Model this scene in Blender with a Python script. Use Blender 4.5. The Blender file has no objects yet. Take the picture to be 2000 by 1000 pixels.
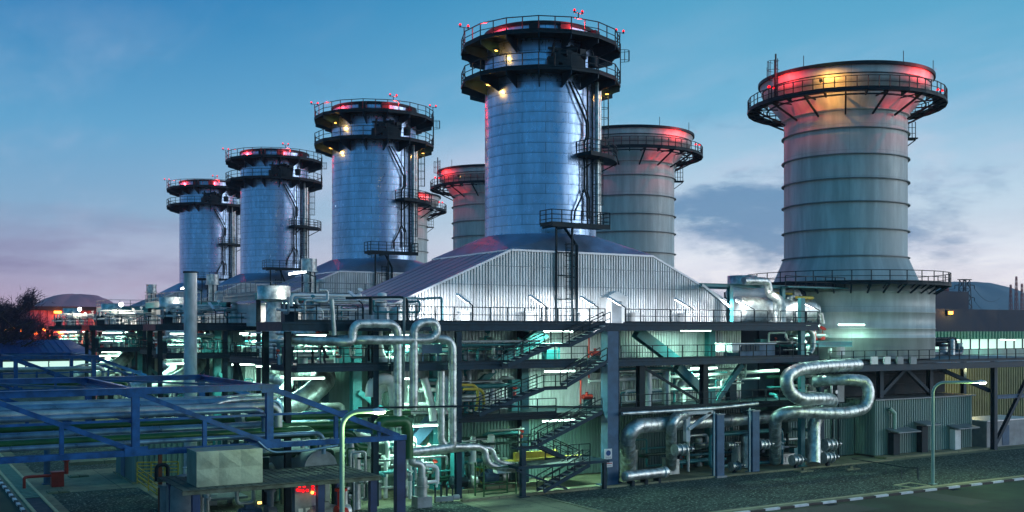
import bpy, math, random
from mathutils import Vector, Matrix
R = math.radians
PI = math.pi
scene = bpy.context.scene
COL = scene.collection

# ------------------------------------------------------------------ camera
H = 12.4                       # eye height
F = 2060.0                     # focal length in units of a 2000-wide frame
FU, FV, RU, RV = .5158, .8568, .8568, -.5158
cam_d = bpy.data.cameras.new('camera')
cam = bpy.data.objects.new('camera', cam_d)
COL.objects.link(cam)
cam.location = (0, 0, H)
cam.rotation_euler = (R(90), 0, -math.atan2(FU, FV))
cam_d.sensor_width = 36
cam_d.lens = 36 * F / 2000
cam_d.shift_y = 143 / 2000
cam_d.clip_start = .5
cam_d.clip_end = 9000
scene.camera = cam

def ray(px, py):
    t = (px - 1000) / F
    return FU + t * RU, FV + t * RV, (643 - py) / F
def Pv(px, py, v):             # point on the plane y = v
    a, b, c = ray(px, py); s = v / b
    return Vector((a * s, v, H + c * s))
def Pu(px, py, u):
    a, b, c = ray(px, py); s = u / a
    return Vector((u, b * s, H + c * s))
def Pz(px, py, z=0.0):         # point at height z
    a, b, c = ray(px, py); s = (z - H) / c
    return Vector((a * s, b * s, z))
def PZ(px, py, Z):
    a, b, c = ray(px, py)
    return Vector((a * Z, b * Z, H + c * Z))

# ------------------------------------------------------------------ render look
vs = scene.view_settings
vs.view_transform = 'Standard'; vs.look = 'None'; vs.exposure = 0.06; vs.gamma = 1.0
vs.use_curve_mapping = False
scene.render.engine = 'CYCLES'
scene.cycles.use_denoising = True
scene.cycles.max_bounces = 6
scene.cycles.diffuse_bounces = 2
scene.cycles.glossy_bounces = 3
scene.cycles.sample_clamp_indirect = 4
scene.cycles.use_light_tree = True

# ------------------------------------------------------------------ node helper
class NT:
    def __init__(s, tree):
        s.t = tree; s.n = tree.nodes; s.l = tree.links
    def new(s, typ, **kw):
        n = s.n.new(typ)
        for k, v in kw.items(): setattr(n, k, v)
        return n
    def put(s, inp, v):
        if v is None: return
        if hasattr(v, 'is_linked') or hasattr(v, 'links'): s.l.new(v, inp)
        else:
            if isinstance(v, (tuple, list)) and len(v) == 3 and inp.type == 'RGBA': v = (*v, 1)
            inp.default_value = v
    def m(s, op, a, b=None, c=None, clamp=False):
        n = s.new('ShaderNodeMath', operation=op, use_clamp=clamp)
        s.put(n.inputs[0], a); s.put(n.inputs[1], b); s.put(n.inputs[2], c)
        return n.outputs[0]
    def vm(s, op, a, b=None, out=0):
        n = s.new('ShaderNodeVectorMath', operation=op)
        s.put(n.inputs[0], a); s.put(n.inputs[1], b)
        return n.outputs[out]
    def mix(s, f, a, b, mode='MIX'):
        n = s.new('ShaderNodeMix', data_type='RGBA', blend_type=mode)
        s.put(n.inputs['Factor'], f); s.put(n.inputs[6], a); s.put(n.inputs[7], b)
        return n.outputs[2]
    def ramp(s, f, stops, interp='LINEAR'):
        n = s.new('ShaderNodeValToRGB'); cr = n.color_ramp; cr.interpolation = interp
        while len(cr.elements) < len(stops): cr.elements.new(.5)
        for e, (p, c) in zip(cr.elements, stops):
            e.position = p; e.color = (*c, 1) if len(c) == 3 else c
        s.put(n.inputs[0], f); return n.outputs[0]
    def noise(s, vec, scale, detail=3, rough=.5, out=0, **kw):
        n = s.new('ShaderNodeTexNoise', **kw)
        s.put(n.inputs['Vector'], vec); n.inputs['Scale'].default_value = scale
        n.inputs['Detail'].default_value = detail; n.inputs['Roughness'].default_value = rough
        return n.outputs[out]
    def xyz(s, vec):
        n = s.new('ShaderNodeSeparateXYZ'); s.put(n.inputs[0], vec); return n.outputs
    def comb(s, x, y, z):
        n = s.new('ShaderNodeCombineXYZ'); s.put(n.inputs[0], x); s.put(n.inputs[1], y); s.put(n.inputs[2], z)
        return n.outputs[0]
    def smooth(s, v, a, b, lo=0., hi=1.):
        n = s.new('ShaderNodeMapRange', interpolation_type='SMOOTHSTEP')
        s.put(n.inputs[0], v)
        for i, x in zip((1, 2, 3, 4), (a, b, lo, hi)): n.inputs[i].default_value = x
        return n.outputs[0]

# ------------------------------------------------------------------ world: dusk sky
world = bpy.data.worlds.new('World'); scene.world = world; world.use_nodes = True
w = NT(world.node_tree); w.n.clear()
tc = w.new('ShaderNodeTexCoord').outputs['Generated']
d = w.xyz(tc)
SUN_AZ = R(96)                 # to the right of the view direction, just on the horizon
sa = math.atan2(FU, FV) + SUN_AZ
SUNV = (math.sin(sa), math.cos(sa), 0)
el = w.m('MAXIMUM', d[2], 0.0)
az_r = w.vm('DOT_PRODUCT', tc, (RU, RV, 0), 1)          # -1 left .. 1 right
az_f = w.vm('DOT_PRODUCT', tc, (FU, FV, 0), 1)          # 1 ahead, -1 behind
az_s = w.vm('DOT_PRODUCT', tc, SUNV, 1)
right = w.ramp(el, [(0, (1.45, 1.25, 1.20)), (.045, (1.12, 1.08, 1.12)), (.10, (.64, .78, .90)), (.20, (.17, .47, .69)), (.33, (.055, .33, .55)),
                    (.6, (.03, .22, .44)), (1, (.015, .11, .30))])
left = w.ramp(el, [(0, (.60, .40, .54)), (.05, (.44, .42, .60)), (.10, (.26, .44, .64)), (.18, (.115, .37, .62)), (.30, (.001, .185, .46)),
                   (.6, (.006, .07, .24)), (1, (.004, .04, .17))])
back = w.ramp(el, [(0, (.11, .36, .42)), (.12, (.05, .28, .54)), (.5, (.03, .26, .44)), (1, (.02, .15, .30))])
sky = w.mix(w.smooth(az_r, -.42, .22), left, right)
sky = w.mix(w.smooth(az_f, .55, -.25), sky, back)
glow = w.m('MULTIPLY', w.smooth(az_s, .80, .99), w.smooth(el, .8, .1))
sky = w.mix(glow, sky, (3.6, 3.9, 4.2))
# streaky high cloud and one darker bank right of centre
den = w.m('ADD', el, .12)
pl = w.comb(w.m('DIVIDE', d[0], den), w.m('DIVIDE', d[1], den), 0)
wisp = w.noise(w.vm('MULTIPLY', pl, (1.0, .35, 1)), 1.3, 6, .6)
wisp = w.m('MULTIPLY', w.smooth(wisp, .44, .72), w.smooth(el, .34, .14))
sky = w.mix(w.m('MULTIPLY', wisp, .62), sky, (.56, .62, .80))
cv = w.vm('MULTIPLY', tc, (1, 1, 3.0))
cn = w.noise(cv, 6.5, 8, .66)
cx = w.m('DIVIDE', w.m('SUBTRACT', az_r, .245), .20); cz = w.m('DIVIDE', w.m('SUBTRACT', d[2], .112), .06)
blob = w.m('EXPONENT', w.m('MULTIPLY', w.m('ADD', w.m('MULTIPLY', cx, cx), w.m('MULTIPLY', cz, cz)), -1.0))
bank = w.smooth(w.m('ADD', cn, w.m('MULTIPLY', blob, .30)), .62, .86)
sky = w.mix(w.m('MULTIPLY', bank, w.m('MULTIPLY', w.smooth(az_f, .3, .8), .82)), sky, (.085, .235, .44))
br1 = w.m('MULTIPLY', w.smooth(w.noise(w.vm('MULTIPLY', tc, (1, 1, 2.6)), 9.0, 7, .62), .50, .70), w.smooth(w.m('ADD', blob, 0.0), .08, .45))
sky = w.mix(w.m('MULTIPLY', br1, w.smooth(d[2], .10, .16, 0, .55)), sky, (.58, .66, .80))
low = w.noise(w.vm('MULTIPLY', tc, (1, 1, 6.0)), 4.2, 6, .6)
low = w.m('MULTIPLY', w.smooth(low, .47, .66), w.smooth(el, .14, .03))
sky = w.mix(w.m('MULTIPLY', low, w.smooth(az_r, .42, -.3, .25, .75)), sky, (.25, .22, .40))
# ground side of the world
sky = w.mix(w.smooth(d[2], -.002, -.03), sky, (.01, .02, .03))
bg = w.new('ShaderNodeBackground'); w.put(bg.inputs[0], sky); bg.inputs[1].default_value = 1.0
ns = w.new('ShaderNodeTexSky', sky_type='NISHITA', sun_disc=False)
ns.sun_elevation = R(1.0); ns.sun_rotation = sa; ns.air_density = 1.5
bg2 = w.new('ShaderNodeBackground'); w.put(bg2.inputs[0], ns.outputs[0]); bg2.inputs[1].default_value = .004
ad = w.new('ShaderNodeAddShader'); w.l.new(bg.outputs[0], ad.inputs[0]); w.l.new(bg2.outputs[0], ad.inputs[1])
wo = w.new('ShaderNodeOutputWorld'); w.l.new(ad.outputs[0], wo.inputs[0])
sun_d = bpy.data.lights.new('sun', 'SUN'); sun_d.energy = .10; sun_d.angle = R(12); sun_d.color = (1, .85, .85)
sun = bpy.data.objects.new('sun', sun_d); COL.objects.link(sun)
sun.rotation_euler = Vector((SUNV[0], SUNV[1], .12)).to_track_quat('Z', 'Y').to_euler()

# ------------------------------------------------------------------ mesh builder
class MB:
    def __init__(s): s.v = []; s.f = []; s.sm = []
    def add(s, vs, fs, smooth=False):
        o = len(s.v); s.v += [Vector(p) for p in vs]
        s.f += [tuple(i + o for i in f) for f in fs]; s.sm += [smooth] * len(fs); return s
    def box(s, c, d, rz=0):
        x, y, z = d[0] / 2, d[1] / 2, d[2] / 2; m = Matrix.Rotation(rz, 3, 'Z'); c = Vector(c)
        vs = [c + m @ Vector((a, b, e)) for a in (-x, x) for b in (-y, y) for e in (-z, z)]
        return s.add(vs, [(0, 1, 3, 2), (4, 6, 7, 5), (0, 4, 5, 1), (2, 3, 7, 6), (0, 2, 6, 4), (1, 5, 7, 3)])
    def bx(s, a, b):           # box from corner a to corner b
        a = Vector(a); b = Vector(b)
        return s.box((a + b) / 2, [abs(q) for q in (b - a)])
    def frame(s, a, b, up=(0, 0, 1)):
        t = (b - a).normalized(); up = Vector(up)
        if abs(t.dot(up)) > .98: up = Vector((0, 1, 0))
        x = t.cross(up).normalized(); return t, x, x.cross(t).normalized()
    def beam(s, a, b, w, h=None, up=(0, 0, 1)):
        a = Vector(a); b = Vector(b); h = h or w
        if (b - a).length < 1e-5: return s
        t, x, y = s.frame(a, b, up)
        vs = [p + x * i * w / 2 + y * j * h / 2 for p in (a, b) for i, j in ((-1, -1), (1, -1), (1, 1), (-1, 1))]
        return s.add(vs, [(0, 3, 2, 1), (4, 5, 6, 7), (0, 1, 5, 4), (1, 2, 6, 5), (2, 3, 7, 6), (3, 0, 4, 7)])
    def ibeam(s, a, b, w, h=None, up=(0, 0, 1), th=.05):   # flanges across w, web along h
        a = Vector(a); b = Vector(b); h = h or w; t, x, y = s.frame(a, b, up)
        for k in (-1, 1):
            o = y * k * (h / 2 - th / 2); s.beam(a + o, b + o, w, th, up)
        return s.beam(a, b, th, h - 2 * th - .004, up)
    def cyl(s, a, b, r, r2=None, n=12, cap=True, smooth=True):
        a = Vector(a); b = Vector(b); r2 = r if r2 is None else r2; t, x, y = s.frame(a, b)
        vs = []
        for p, q in ((a, r), (b, r2)):
            vs += [p + (x * math.cos(2 * PI * i / n) + y * math.sin(2 * PI * i / n)) * q for i in range(n)]
        s.add(vs, [(i, (i + 1) % n, n + (i + 1) % n, n + i) for i in range(n)], smooth)
        if cap:
            s.add(vs[:n], [tuple(range(n))[::-1]]); s.add(vs[n:], [tuple(range(n))])
        return s
    def tube(s, pts, r, n=10, bend=None, cap=True, seg=6):
        pts = [Vector(p) for p in pts]
        if bend: pts = fillet(pts, bend, seg)
        rings = []; prev = None
        for i, p in enumerate(pts):
            if i == 0: t = (pts[1] - p)
            elif i == len(pts) - 1: t = p - pts[-2]
            else: t = (p - pts[i - 1]).normalized() + (pts[i + 1] - p).normalized()
            t.normalize()
            if prev is None:
                up = Vector((0, 0, 1)) if abs(t.z) < .9 else Vector((0, 1, 0)); x = t.cross(up).normalized()
            else: x = (prev - t * prev.dot(t)).normalized()
            prev = x; y = t.cross(x)
            rings.append([p + (x * math.cos(2 * PI * k / n) + y * math.sin(2 * PI * k / n)) * r for k in range(n)])
        vs = [q for g in rings for q in g]; m = len(rings)
        s.add(vs, [(i * n + k, i * n + (k + 1) % n, (i + 1) * n + (k + 1) % n, (i + 1) * n + k) for i in range(m - 1) for k in range(n)], True)
        if cap: s.add(rings[0], [tuple(range(n))[::-1]]); s.add(rings[-1], [tuple(range(n))])
        return s
    def pipe(s, pts, r, n=12, bend=None, band=1.0, bw=.05, br=.025, seg=7):
        """lagged pipe: tube plus raised jacket bands"""
        pts = [Vector(p) for p in pts]
        if bend: pts = fillet(pts, bend, seg)
        s.tube(pts, r, n)
        acc = band / 2
        for a, b in zip(pts, pts[1:]):
            L = (b - a).length
            if L < 1e-4: continue
            t = (b - a) / L; x = acc
            while x < L:
                p = a + t * x; s.cyl(p - t * bw / 2, p + t * bw / 2, r + br, n=n, cap=True); x += band
            acc = x - L
        return s
    def lathe(s, prof, n=48, c=(0, 0, 0), smooth=True, close=False, a0=0, a1=2 * PI):
        c = Vector(c); full = abs(a1 - a0 - 2 * PI) < 1e-6; m = n if full else n + 1
        vs = []
        for r, z in prof:
            vs += [c + Vector((r * math.cos(a0 + (a1 - a0) * k / n), r * math.sin(a0 + (a1 - a0) * k / n), z)) for k in range(m)]
        fs = []
        for i in range(len(prof) - (0 if close else 1)):
            j = (i + 1) % len(prof)
            for k in range(n):
                q = (k + 1) % m
                fs.append((i * m + k, i * m + q, j * m + q, j * m + k))
        return s.add(vs, fs, smooth)
    def dome(s, c, axis, r, depth, n=14, k=5):
        c = Vector(c); t, x, y = s.frame(c, c + Vector(axis)); rings = []
        for i in range(k + 1):
            a = i / k * PI / 2 * .98; q = r * math.cos(a); p = c + t * depth * math.sin(a)
            rings.append([p + (x * math.cos(2 * PI * j / n) + y * math.sin(2 * PI * j / n)) * q for j in range(n)])
        vs = [v for g in rings for v in g]
        s.add(vs, [(i * n + j, i * n + (j + 1) % n, (i + 1) * n + (j + 1) % n, (i + 1) * n + j) for i in range(k) for j in range(n)], True)
        return s.add(rings[-1], [tuple(range(n))])
    def quad(s, a, b, c, d): return s.add([a, b, c, d], [(0, 1, 2, 3)])
    def rail(s, pts, h=1.1, sp=1.5, r=.035, closed=False, toe=True, mid=1):
        pts = [Vector(p) for p in pts]
        if closed: pts.append(pts[0].copy())
        for a, b in zip(pts, pts[1:]):
            L = (b - a).length; n = max(1, round(L / sp)); up = Vector((0, 0, 1))
            for i in range(n + (1 if (b - pts[-1]).length < 1e-6 and not closed else 0)):
                p = a.lerp(b, i / n); s.beam(p, p + up * h, 2 * r)
            s.beam(a + up * h, b + up * h, 2 * r)
            for q in range(mid): s.beam(a + up * h * (q + 1) / (mid + 1), b + up * h * (q + 1) / (mid + 1), 1.5 * r)
            if toe: s.beam(a + up * .07, b + up * .07, .02, .14)
        return s
    def obj(s, name, mat, parent=None, **tags):
        me = bpy.data.meshes.new(name); off = Vector(parent_world(parent)) if parent else Vector((0, 0, 0))
        if not parent and s.v:
            xs = [p.x for p in s.v]; ys = [p.y for p in s.v]; zs = [p.z for p in s.v]
            off = Vector(((min(xs) + max(xs)) / 2, (min(ys) + max(ys)) / 2, min(zs)))
        me.from_pydata([p - off for p in s.v], [], s.f); me.materials.append(mat)
        me.polygons.foreach_set('use_smooth', s.sm); me.update()
        o = bpy.data.objects.new(name, me); COL.objects.link(o)
        if parent: o.parent = parent
        else: o.location = off
        for k, v in tags.items(): o[k] = v
        return o

def parent_world(o):
    p = Vector((0, 0, 0))
    while o: p += Vector(o.location); o = o.parent
    return p
def fillet(pts, rad, seg=6):
    out = [pts[0]]
    for a, b, c in zip(pts, pts[1:], pts[2:]):
        d1 = a - b; d2 = c - b; l1 = d1.length; l2 = d2.length; d1.normalize(); d2.normalize()
        r = min(rad, l1 * .49, l2 * .49)
        p = b + d1 * r; q = b + d2 * r
        for i in range(seg + 1):
            t = i / seg; out.append(p * (1 - t) ** 2 + b * 2 * t * (1 - t) * .93 + (p + q) * .07 * t * (1 - t) + q * t * t)
    out.append(pts[-1]); return out
def thing(name, label, cat, loc, group=None):
    o = bpy.data.objects.new(name, None); COL.objects.link(o); o.location = Vector(loc); o.empty_display_size = .3
    o['label'] = label; o['category'] = cat
    if group: o['group'] = group
    return o
def solo(mb, name, mat, label, cat, group=None):
    o = mb.obj(name, mat); o['label'] = label; o['category'] = cat
    if group: o['group'] = group
    return o
def structure(mb, name, mat): return mb.obj(name, mat, kind='structure')
def copy_tree(o, parent=None):
    c = o.copy(); COL.objects.link(c)
    if parent: c.parent = parent
    for ch in list(o.children): copy_tree(ch, c)
    return c
def copies(root, offs, labels):
    out = []
    for d, l in zip(offs, labels):
        c = copy_tree(root); c.location = Vector(root.location) + Vector(d); c['label'] = l; out.append(c)
    return out
ORD = ['nearest', 'second nearest', 'third nearest', 'farthest']
PITCH = 37.2
def per_unit(root, fmt, ks=(1, 2, 3)):
    root['label'] = fmt.format(o=ORD[0])
    return copies(root, [(0, PITCH * k, 0) for k in ks], [fmt.format(o=ORD[k]) for k in ks])

# ------------------------------------------------------------------ materials
def mat(name, col, rough=.5, metal=0., var=.25, vscale=.6, bump=.0, bscale=6, emit=None, es=0, col2=None, stretch=(1, 1, 1), spec=None, speck=None):
    m = bpy.data.materials.new(name); m.use_nodes = True; t = NT(m.node_tree)
    b = t.n['Principled BSDF']; tc = t.new('ShaderNodeTexCoord').outputs['Object']
    vec = t.vm('MULTIPLY', tc, stretch) if stretch != (1, 1, 1) else tc
    n = t.noise(vec, vscale, 5, .6)
    c2 = col2 or tuple(x * (1 - var) for x in col)
    c1 = col if col2 else tuple(min(1, x * (1 + var * .6)) for x in col)
    c = t.mix(t.smooth(n, .3, .7), c2, c1)
    if speck:
        sn = t.noise(tc, speck[0], 2, .7); c = t.mix(t.smooth(sn, speck[2], speck[2] + .08), c, speck[1])
    t.put(b.inputs['Base Color'], c)
    t.put(b.inputs['Roughness'], t.smooth(n, .2, .8, max(0.02, rough - .08), min(1, rough + .1)))
    b.inputs['Metallic'].default_value = metal
    if bump:
        bn = t.new('ShaderNodeBump'); bn.inputs['Strength'].default_value = 1; bn.inputs['Distance'].default_value = bump
        t.put(bn.inputs['Height'], t.noise(vec, bscale, 4, .6)); t.l.new(bn.outputs[0], b.inputs['Normal'])
    if emit: b.inputs['Emission Color'].default_value = (*emit, 1); b.inputs['Emission Strength'].default_value = es
    return m
def stack_mat(name, base, r, row=.88, bw=2.1, rough=.3, metal=.9, wob=.05, seam=.25, msize=.022, dirt=.72):
    m = bpy.data.materials.new(name); m.use_nodes = True; t = NT(m.node_tree)
    b = t.n['Principled BSDF']; tc = t.new('ShaderNodeTexCoord').outputs['Object']; p = t.xyz(tc)
    ang = t.m('MULTIPLY', t.m('ARCTAN2', p[1], p[0]), r)
    uv = t.comb(ang, p[2], 0); rnd = t.m('MULTIPLY', t.new('ShaderNodeObjectInfo').outputs['Random'], 60)
    br = t.new('ShaderNodeTexBrick'); br.offset = .5; t.put(br.inputs['Vector'], uv)
    for k, v in (('Scale', 1), ('Mortar Size', msize), ('Mortar Smooth', .2), ('Bias', 0), ('Brick Width', bw), ('Row Height', row)): br.inputs[k].default_value = v
    br.inputs['Color1'].default_value = (.93, .93, .93, 1); br.inputs['Color2'].default_value = (1, 1, 1, 1); br.inputs['Mortar'].default_value = (seam, seam, seam, 1)
    n = t.noise(t.comb(ang, t.m('MULTIPLY', p[2], .12), rnd), .9, 5, .65)
    n2 = t.noise(t.vm('MULTIPLY', tc, (1, 1, .5)), 3.0, 5, .65)
    c = t.mix(t.smooth(n, .35, .7), tuple(x * dirt for x in base), base)
    c = t.mix(1.0, c, br.outputs[0], 'MULTIPLY')
    c = t.mix(t.m('MULTIPLY', t.smooth(n2, .55, .75), .18), c, tuple(x * .6 for x in base))
    t.put(b.inputs['Base Color'], c); b.inputs['Metallic'].default_value = metal
    t.put(b.inputs['Roughness'], t.smooth(n2, .3, .7, rough - .06, rough + .12))
    bn = t.new('ShaderNodeBump'); bn.inputs['Distance'].default_value = wob
    hgt = t.m('ADD', t.noise(t.comb(ang, t.m('MULTIPLY', p[2], .18), rnd), 1.1, 2, .4), t.m('MULTIPLY', br.outputs[1], -.06))
    t.put(bn.inputs['Height'], hgt); t.l.new(bn.outputs[0], b.inputs['Normal'])
    return m
def emis(name, col, s):
    m = bpy.data.materials.new(name); m.use_nodes = True; t = NT(m.node_tree); b = t.n['Principled BSDF']
    b.inputs['Base Color'].default_value = (*[x * .5 for x in col], 1)
    b.inputs['Emission Color'].default_value = (*col, 1); b.inputs['Emission Strength'].default_value = s
    return m
M = dict(
    stack=stack_mat('stack_cladding', (.40, .58, .84), 5.0, bw=4.1, rough=.30, metal=.88, wob=.035, seam=.30, msize=.022),
    cap=mat('cap_sheet', (.24, .34, .48), .42, .6, .3, .4, .02, 2),
    roof=mat('hood_roof_sheet', (.26, .32, .42), .5, .35, .2, .5, .01, 1.5, stretch=(.2, 1, .2)),
    corr=mat('corrugated_cladding', (.66, .69, .70), .42, .35, .30, 1.1, stretch=(1, 1, .22)),
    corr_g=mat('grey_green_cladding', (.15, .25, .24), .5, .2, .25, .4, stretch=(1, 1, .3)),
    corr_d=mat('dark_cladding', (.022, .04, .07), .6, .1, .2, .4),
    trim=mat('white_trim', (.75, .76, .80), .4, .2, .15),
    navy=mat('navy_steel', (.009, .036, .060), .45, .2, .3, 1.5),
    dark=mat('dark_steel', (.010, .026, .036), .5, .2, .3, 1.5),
    teal=mat('teal_steel', (.03, .22, .25), .45, .1, .3, .8),
    slate=mat('slate_blue_steel', (.06, .13, .22), .5, .1, .3, .8),
    blue=mat('blue_truss_paint', (.006, .075, .25), .38, .1, .45, 1.3),
    alu=mat('pipe_lagging', (.56, .62, .62), .40, .8, .45, 1.8, .03, 3.2),
    alu2=mat('dull_lagging', (.48, .54, .54), .45, .75, .35, .9, .02, 2.0),
    white=mat('white_painted_steel', (.72, .75, .76), .4, 0, .15, 1.0),
    grey=mat('grey_painted_steel', (.22, .26, .29), .5, .1, .3, 1.0),
    green=mat('green_pipe_paint', (.012, .10, .03), .35, .1, .3, 1.0),
    bluepipe=mat('blue_grey_lit_pipe', (.16, .30, .44), .33, .5, .35, .8),  # bluish light on the bridge pipes is put into this colour
    darkpipe=mat('dark_green_pipe', (.010, .045, .035), .4, .3, .3, 1.0),
    red=mat('red_paint', (.42, .03, .02), .45, 0, .2, 2),
    yellow=mat('yellow_paint', (.55, .42, .05), .5, 0, .2, 2),
    rust=mat('rust_steel', (.20, .07, .03), .7, 0, .3, 2),
    bypass=stack_mat('bypass_shell_paint', (.58, .63, .62), 6.2, row=2.6, bw=9.7, rough=.5, metal=.08, dirt=.70, wob=.03, seam=.7, msize=.02),
    ringm=mat('stiffener_paint', (.20, .24, .26), .5, .2, .2, 1),
    concrete=mat('concrete_paving', (.26, .26, .16), .85, 0, .35, .25, .01, 8, speck=(9, (.10, .11, .08), .62)),  # yellow lamp light mixed into the concrete colour
    gravel=mat('dark_gravel', (.062, .085, .072), .9, 0, .45, .5, .06, 7, speck=(4.2, (.30, .40, .32), .56)),
    asphalt=mat('road_asphalt', (.045, .075, .048), .75, 0, .5, .22, .01, 12, speck=(11, (.09, .12, .08), .66)),
    soil=mat('ground_earth', (.05, .06, .05), .9, 0, .4, .05),
    kerbw=mat('kerb_white', (.72, .74, .78), .6, 0, .15, 2), kerbb=mat('kerb_black', (.02, .02, .02), .6, 0, .2, 2),
    yline=mat('yellow_line', (.50, .50, .28), .6, 0, .2, 2),
    foil=mat('crinkled_foil', (.30, .36, .31), .5, .35, .3, .9, .03, 1.6),
    plank=mat('weathered_roofing', (.10, .12, .11), .7, .1, .5, 1.5, stretch=(1, 4, 1)),
    tube=emis('fluorescent_glow', (.70, 1.0, .86), 9),
    tubew=emis('floodlight_glow', (1.0, .97, .92), 22),
    warm=emis('amber_lamp_glow', (1.0, .5, .12), 3.5),
    redl=emis('red_beacon_glow', (1.0, .005, .01), 2.2),
    orange=emis('sodium_lamp_glow', (1.0, .28, .03), 10),
    lamp=emis('street_lamp_glow', (1.0, 1.0, .82), 14),
    chim=mat('weathered_white_paint', (.50, .54, .58), .5, .2, .35, 1.4, stretch=(1, 1, .4)), patch=mat('old_asphalt', (.028, .045, .034), .7, 0, .4, .8, .01, 9), corr_y=mat('yellow_lit_cladding', (.22, .22, .10), .6, .1, .3, .5), gratg=mat('pale_green_grating', (.20, .38, .30), .6, .1, .2, 1), eaveg=mat('green_eave', (.05, .28, .16), .5, .1, .2, .5),  # hall cladding carries the yellow lamp light in its colour
    winl=emis('lit_window_glow', (.62, .92, .80), 1.0),
    foliage=mat('dark_foliage', (.05, .035, .07), .8, 0, .4, 1.2),
    bark=mat('bark', (.05, .035, .03), .9), cloth=mat('dark_overalls', (.02, .03, .05), .8), skin=mat('skin', (.30, .17, .11), .6),
    hillp=mat('hill_haze_pink', (.50, .20, .27), .95, 0, .25, .01), hillb=mat('hill_haze_blue', (.24, .30, .34), .95, 0, .1, .01),  # distance haze tinted into both hill colours
    purple=mat('purple_grey_siding', (.20, .10, .19), .6, .1, .2, .2), rblue=mat('blue_roofing', (.02, .06, .22), .5, .2, .25, .3),
    redlit=mat('red_lit_wall', (.45, .12, .12), .7, 0, .3, .1),  # red of the sodium lamps put into the wall colour
)

for k_, v_ in (('navy', .2), ('dark', .15), ('slate', .25), ('bluepipe', .5), ('corr_d', .15), ('gravel', .1), ('asphalt', .2), ('darkpipe', .3), ('blue', .3), ('roof', .3), ('plank', .2), ('soil', .1)):
    M[k_].node_tree.nodes['Principled BSDF'].inputs['Specular IOR Level'].default_value = v_
def light(kind, loc, energy, col, size=None, size_y=None, aim=None, parent=None, rad=.1, cone=None, spread=None):
    ld = bpy.data.lights.new('lamp_light', kind); ld.energy = energy; ld.color = col
    if kind == 'AREA':
        ld.shape = 'RECTANGLE'; ld.size = size; ld.size_y = size_y
        if spread: ld.spread = spread
    elif kind == 'POINT': ld.shadow_soft_size = rad
    elif kind == 'SPOT': ld.shadow_soft_size = rad; ld.spot_size = cone; ld.spot_blend = .7
    o = bpy.data.objects.new('lamp_light', ld); COL.objects.link(o)
    off = parent_world(parent) if parent else Vector((0, 0, 0)); o.location = Vector(loc) - off
    if aim is not None: o.rotation_euler = (Vector(loc) - Vector(aim)).to_track_quat('Z', 'Y').to_euler()
    if parent: o.parent = parent
    return o
FLU = (.50, 1.0, .74); COOL = (.95, .97, 1.0); AMB = (1.0, .42, .07); REDC = (1.0, .03, .03)

def joints(m, step=4.0):
    t = NT(m.node_tree); b = t.n['Principled BSDF']; src = b.inputs['Base Color'].links[0].from_socket
    tc = t.new('ShaderNodeTexCoord').outputs['Object']; br = t.new('ShaderNodeTexBrick'); br.offset = 0; t.put(br.inputs['Vector'], tc)
    for k, v in (('Scale', 1), ('Mortar Size', .035), ('Mortar Smooth', .1), ('Brick Width', step), ('Row Height', step)): br.inputs[k].default_value = v
    br.inputs['Color1'].default_value = (.82, .82, .82, 1); br.inputs['Color2'].default_value = (1, 1, 1, 1); br.inputs['Mortar'].default_value = (.3, .3, .3, 1)
    st_ = t.smooth(t.noise(tc, .9, 6, .7), .52, .68, 1.0, .55)
    c = t.mix(1.0, src, br.outputs[0], 'MULTIPLY'); t.put(b.inputs['Base Color'], t.mix(1.0, c, st_, 'MULTIPLY'))
joints(M['concrete'])
# ================================================================== SETTING
def sheet(name, m, pts, z):
    mb = MB(); mb.add([(p[0], p[1], z) for p in pts], [tuple(range(len(pts)))]); return structure(mb, name, m)
sheet('ground', M['soil'], [(-3000, -200), (4000, -200), (4000, 6000), (-3000, 6000)], -.14)
sheet('road', M['asphalt'], [(-200, 0), (400, 0), (400, 53.2), (8.5, 53.2), (8.5, 300), (-200, 300)], -.12)
sheet('concrete_yard', M['concrete'], [(8.7, 53.4), (400, 53.4), (400, 330), (8.7, 330)], 0)
sheet('gravel_bed', M['gravel'], [(42.3, 54.5), (300, 54.5), (300, 66.6), (42.3, 66.6)], .012)
sheet('gravel_bed', M['gravel'], [(11.2, 54.5), (35.7, 54.5), (35.7, 67.2), (17.5, 67.2), (17.5, 86), (11.2, 86)], .012)
sheet('gravel_bed', M['gravel'], [(11.6, 99), (40, 99), (40, 125), (11.6, 125)], .012)
# kerb between yard and road: one run of black and white blocks
k = thing('kerb', '', '', (8, 53.2, -.12)); k['kind'] = 'structure'
del k['label']; del k['category']
mw, mk = MB(), MB()
x = 9.0; i = 0
while x < 300:
    (mw if i % 2 else mk).bx((x, 53.18, -.12), (x + 1.38, 53.42, .03)); x += 1.4; i += 1
y = 54.0
while y < 200:
    (mw if i % 2 else mk).bx((8.48, y, -.12), (8.72, y + 1.18, .03)); y += 1.2; i += 1
mw.obj('white_kerb_blocks', M['kerbw'], k); mk.obj('black_kerb_blocks', M['kerbb'], k)
sheet('painted_line', M['yline'], [(42.3, 54.0), (300, 54.0), (300, 54.22), (42.3, 54.22)], .016)
mb = MB(); mb.bx((36, 66.6, 0), (82, 67.0, .16)); mb.bx((42.0, 54.5, 0), (42.28, 66.6, .05)); structure(mb, 'concrete_edging', M['concrete'])
for k_, (x0, y0_, x1, y1_) in enumerate(((52, 49.5, 60, 52.6), (66.5, 47.5, 69.5, 53.0), (30, 44, 41, 47))): sheet('asphalt_patch', M['patch'], [(x0, y0_), (x1, y0_ + .2), (x1 - .3, y1_), (x0 + .2, y1_)], -.116)
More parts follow.
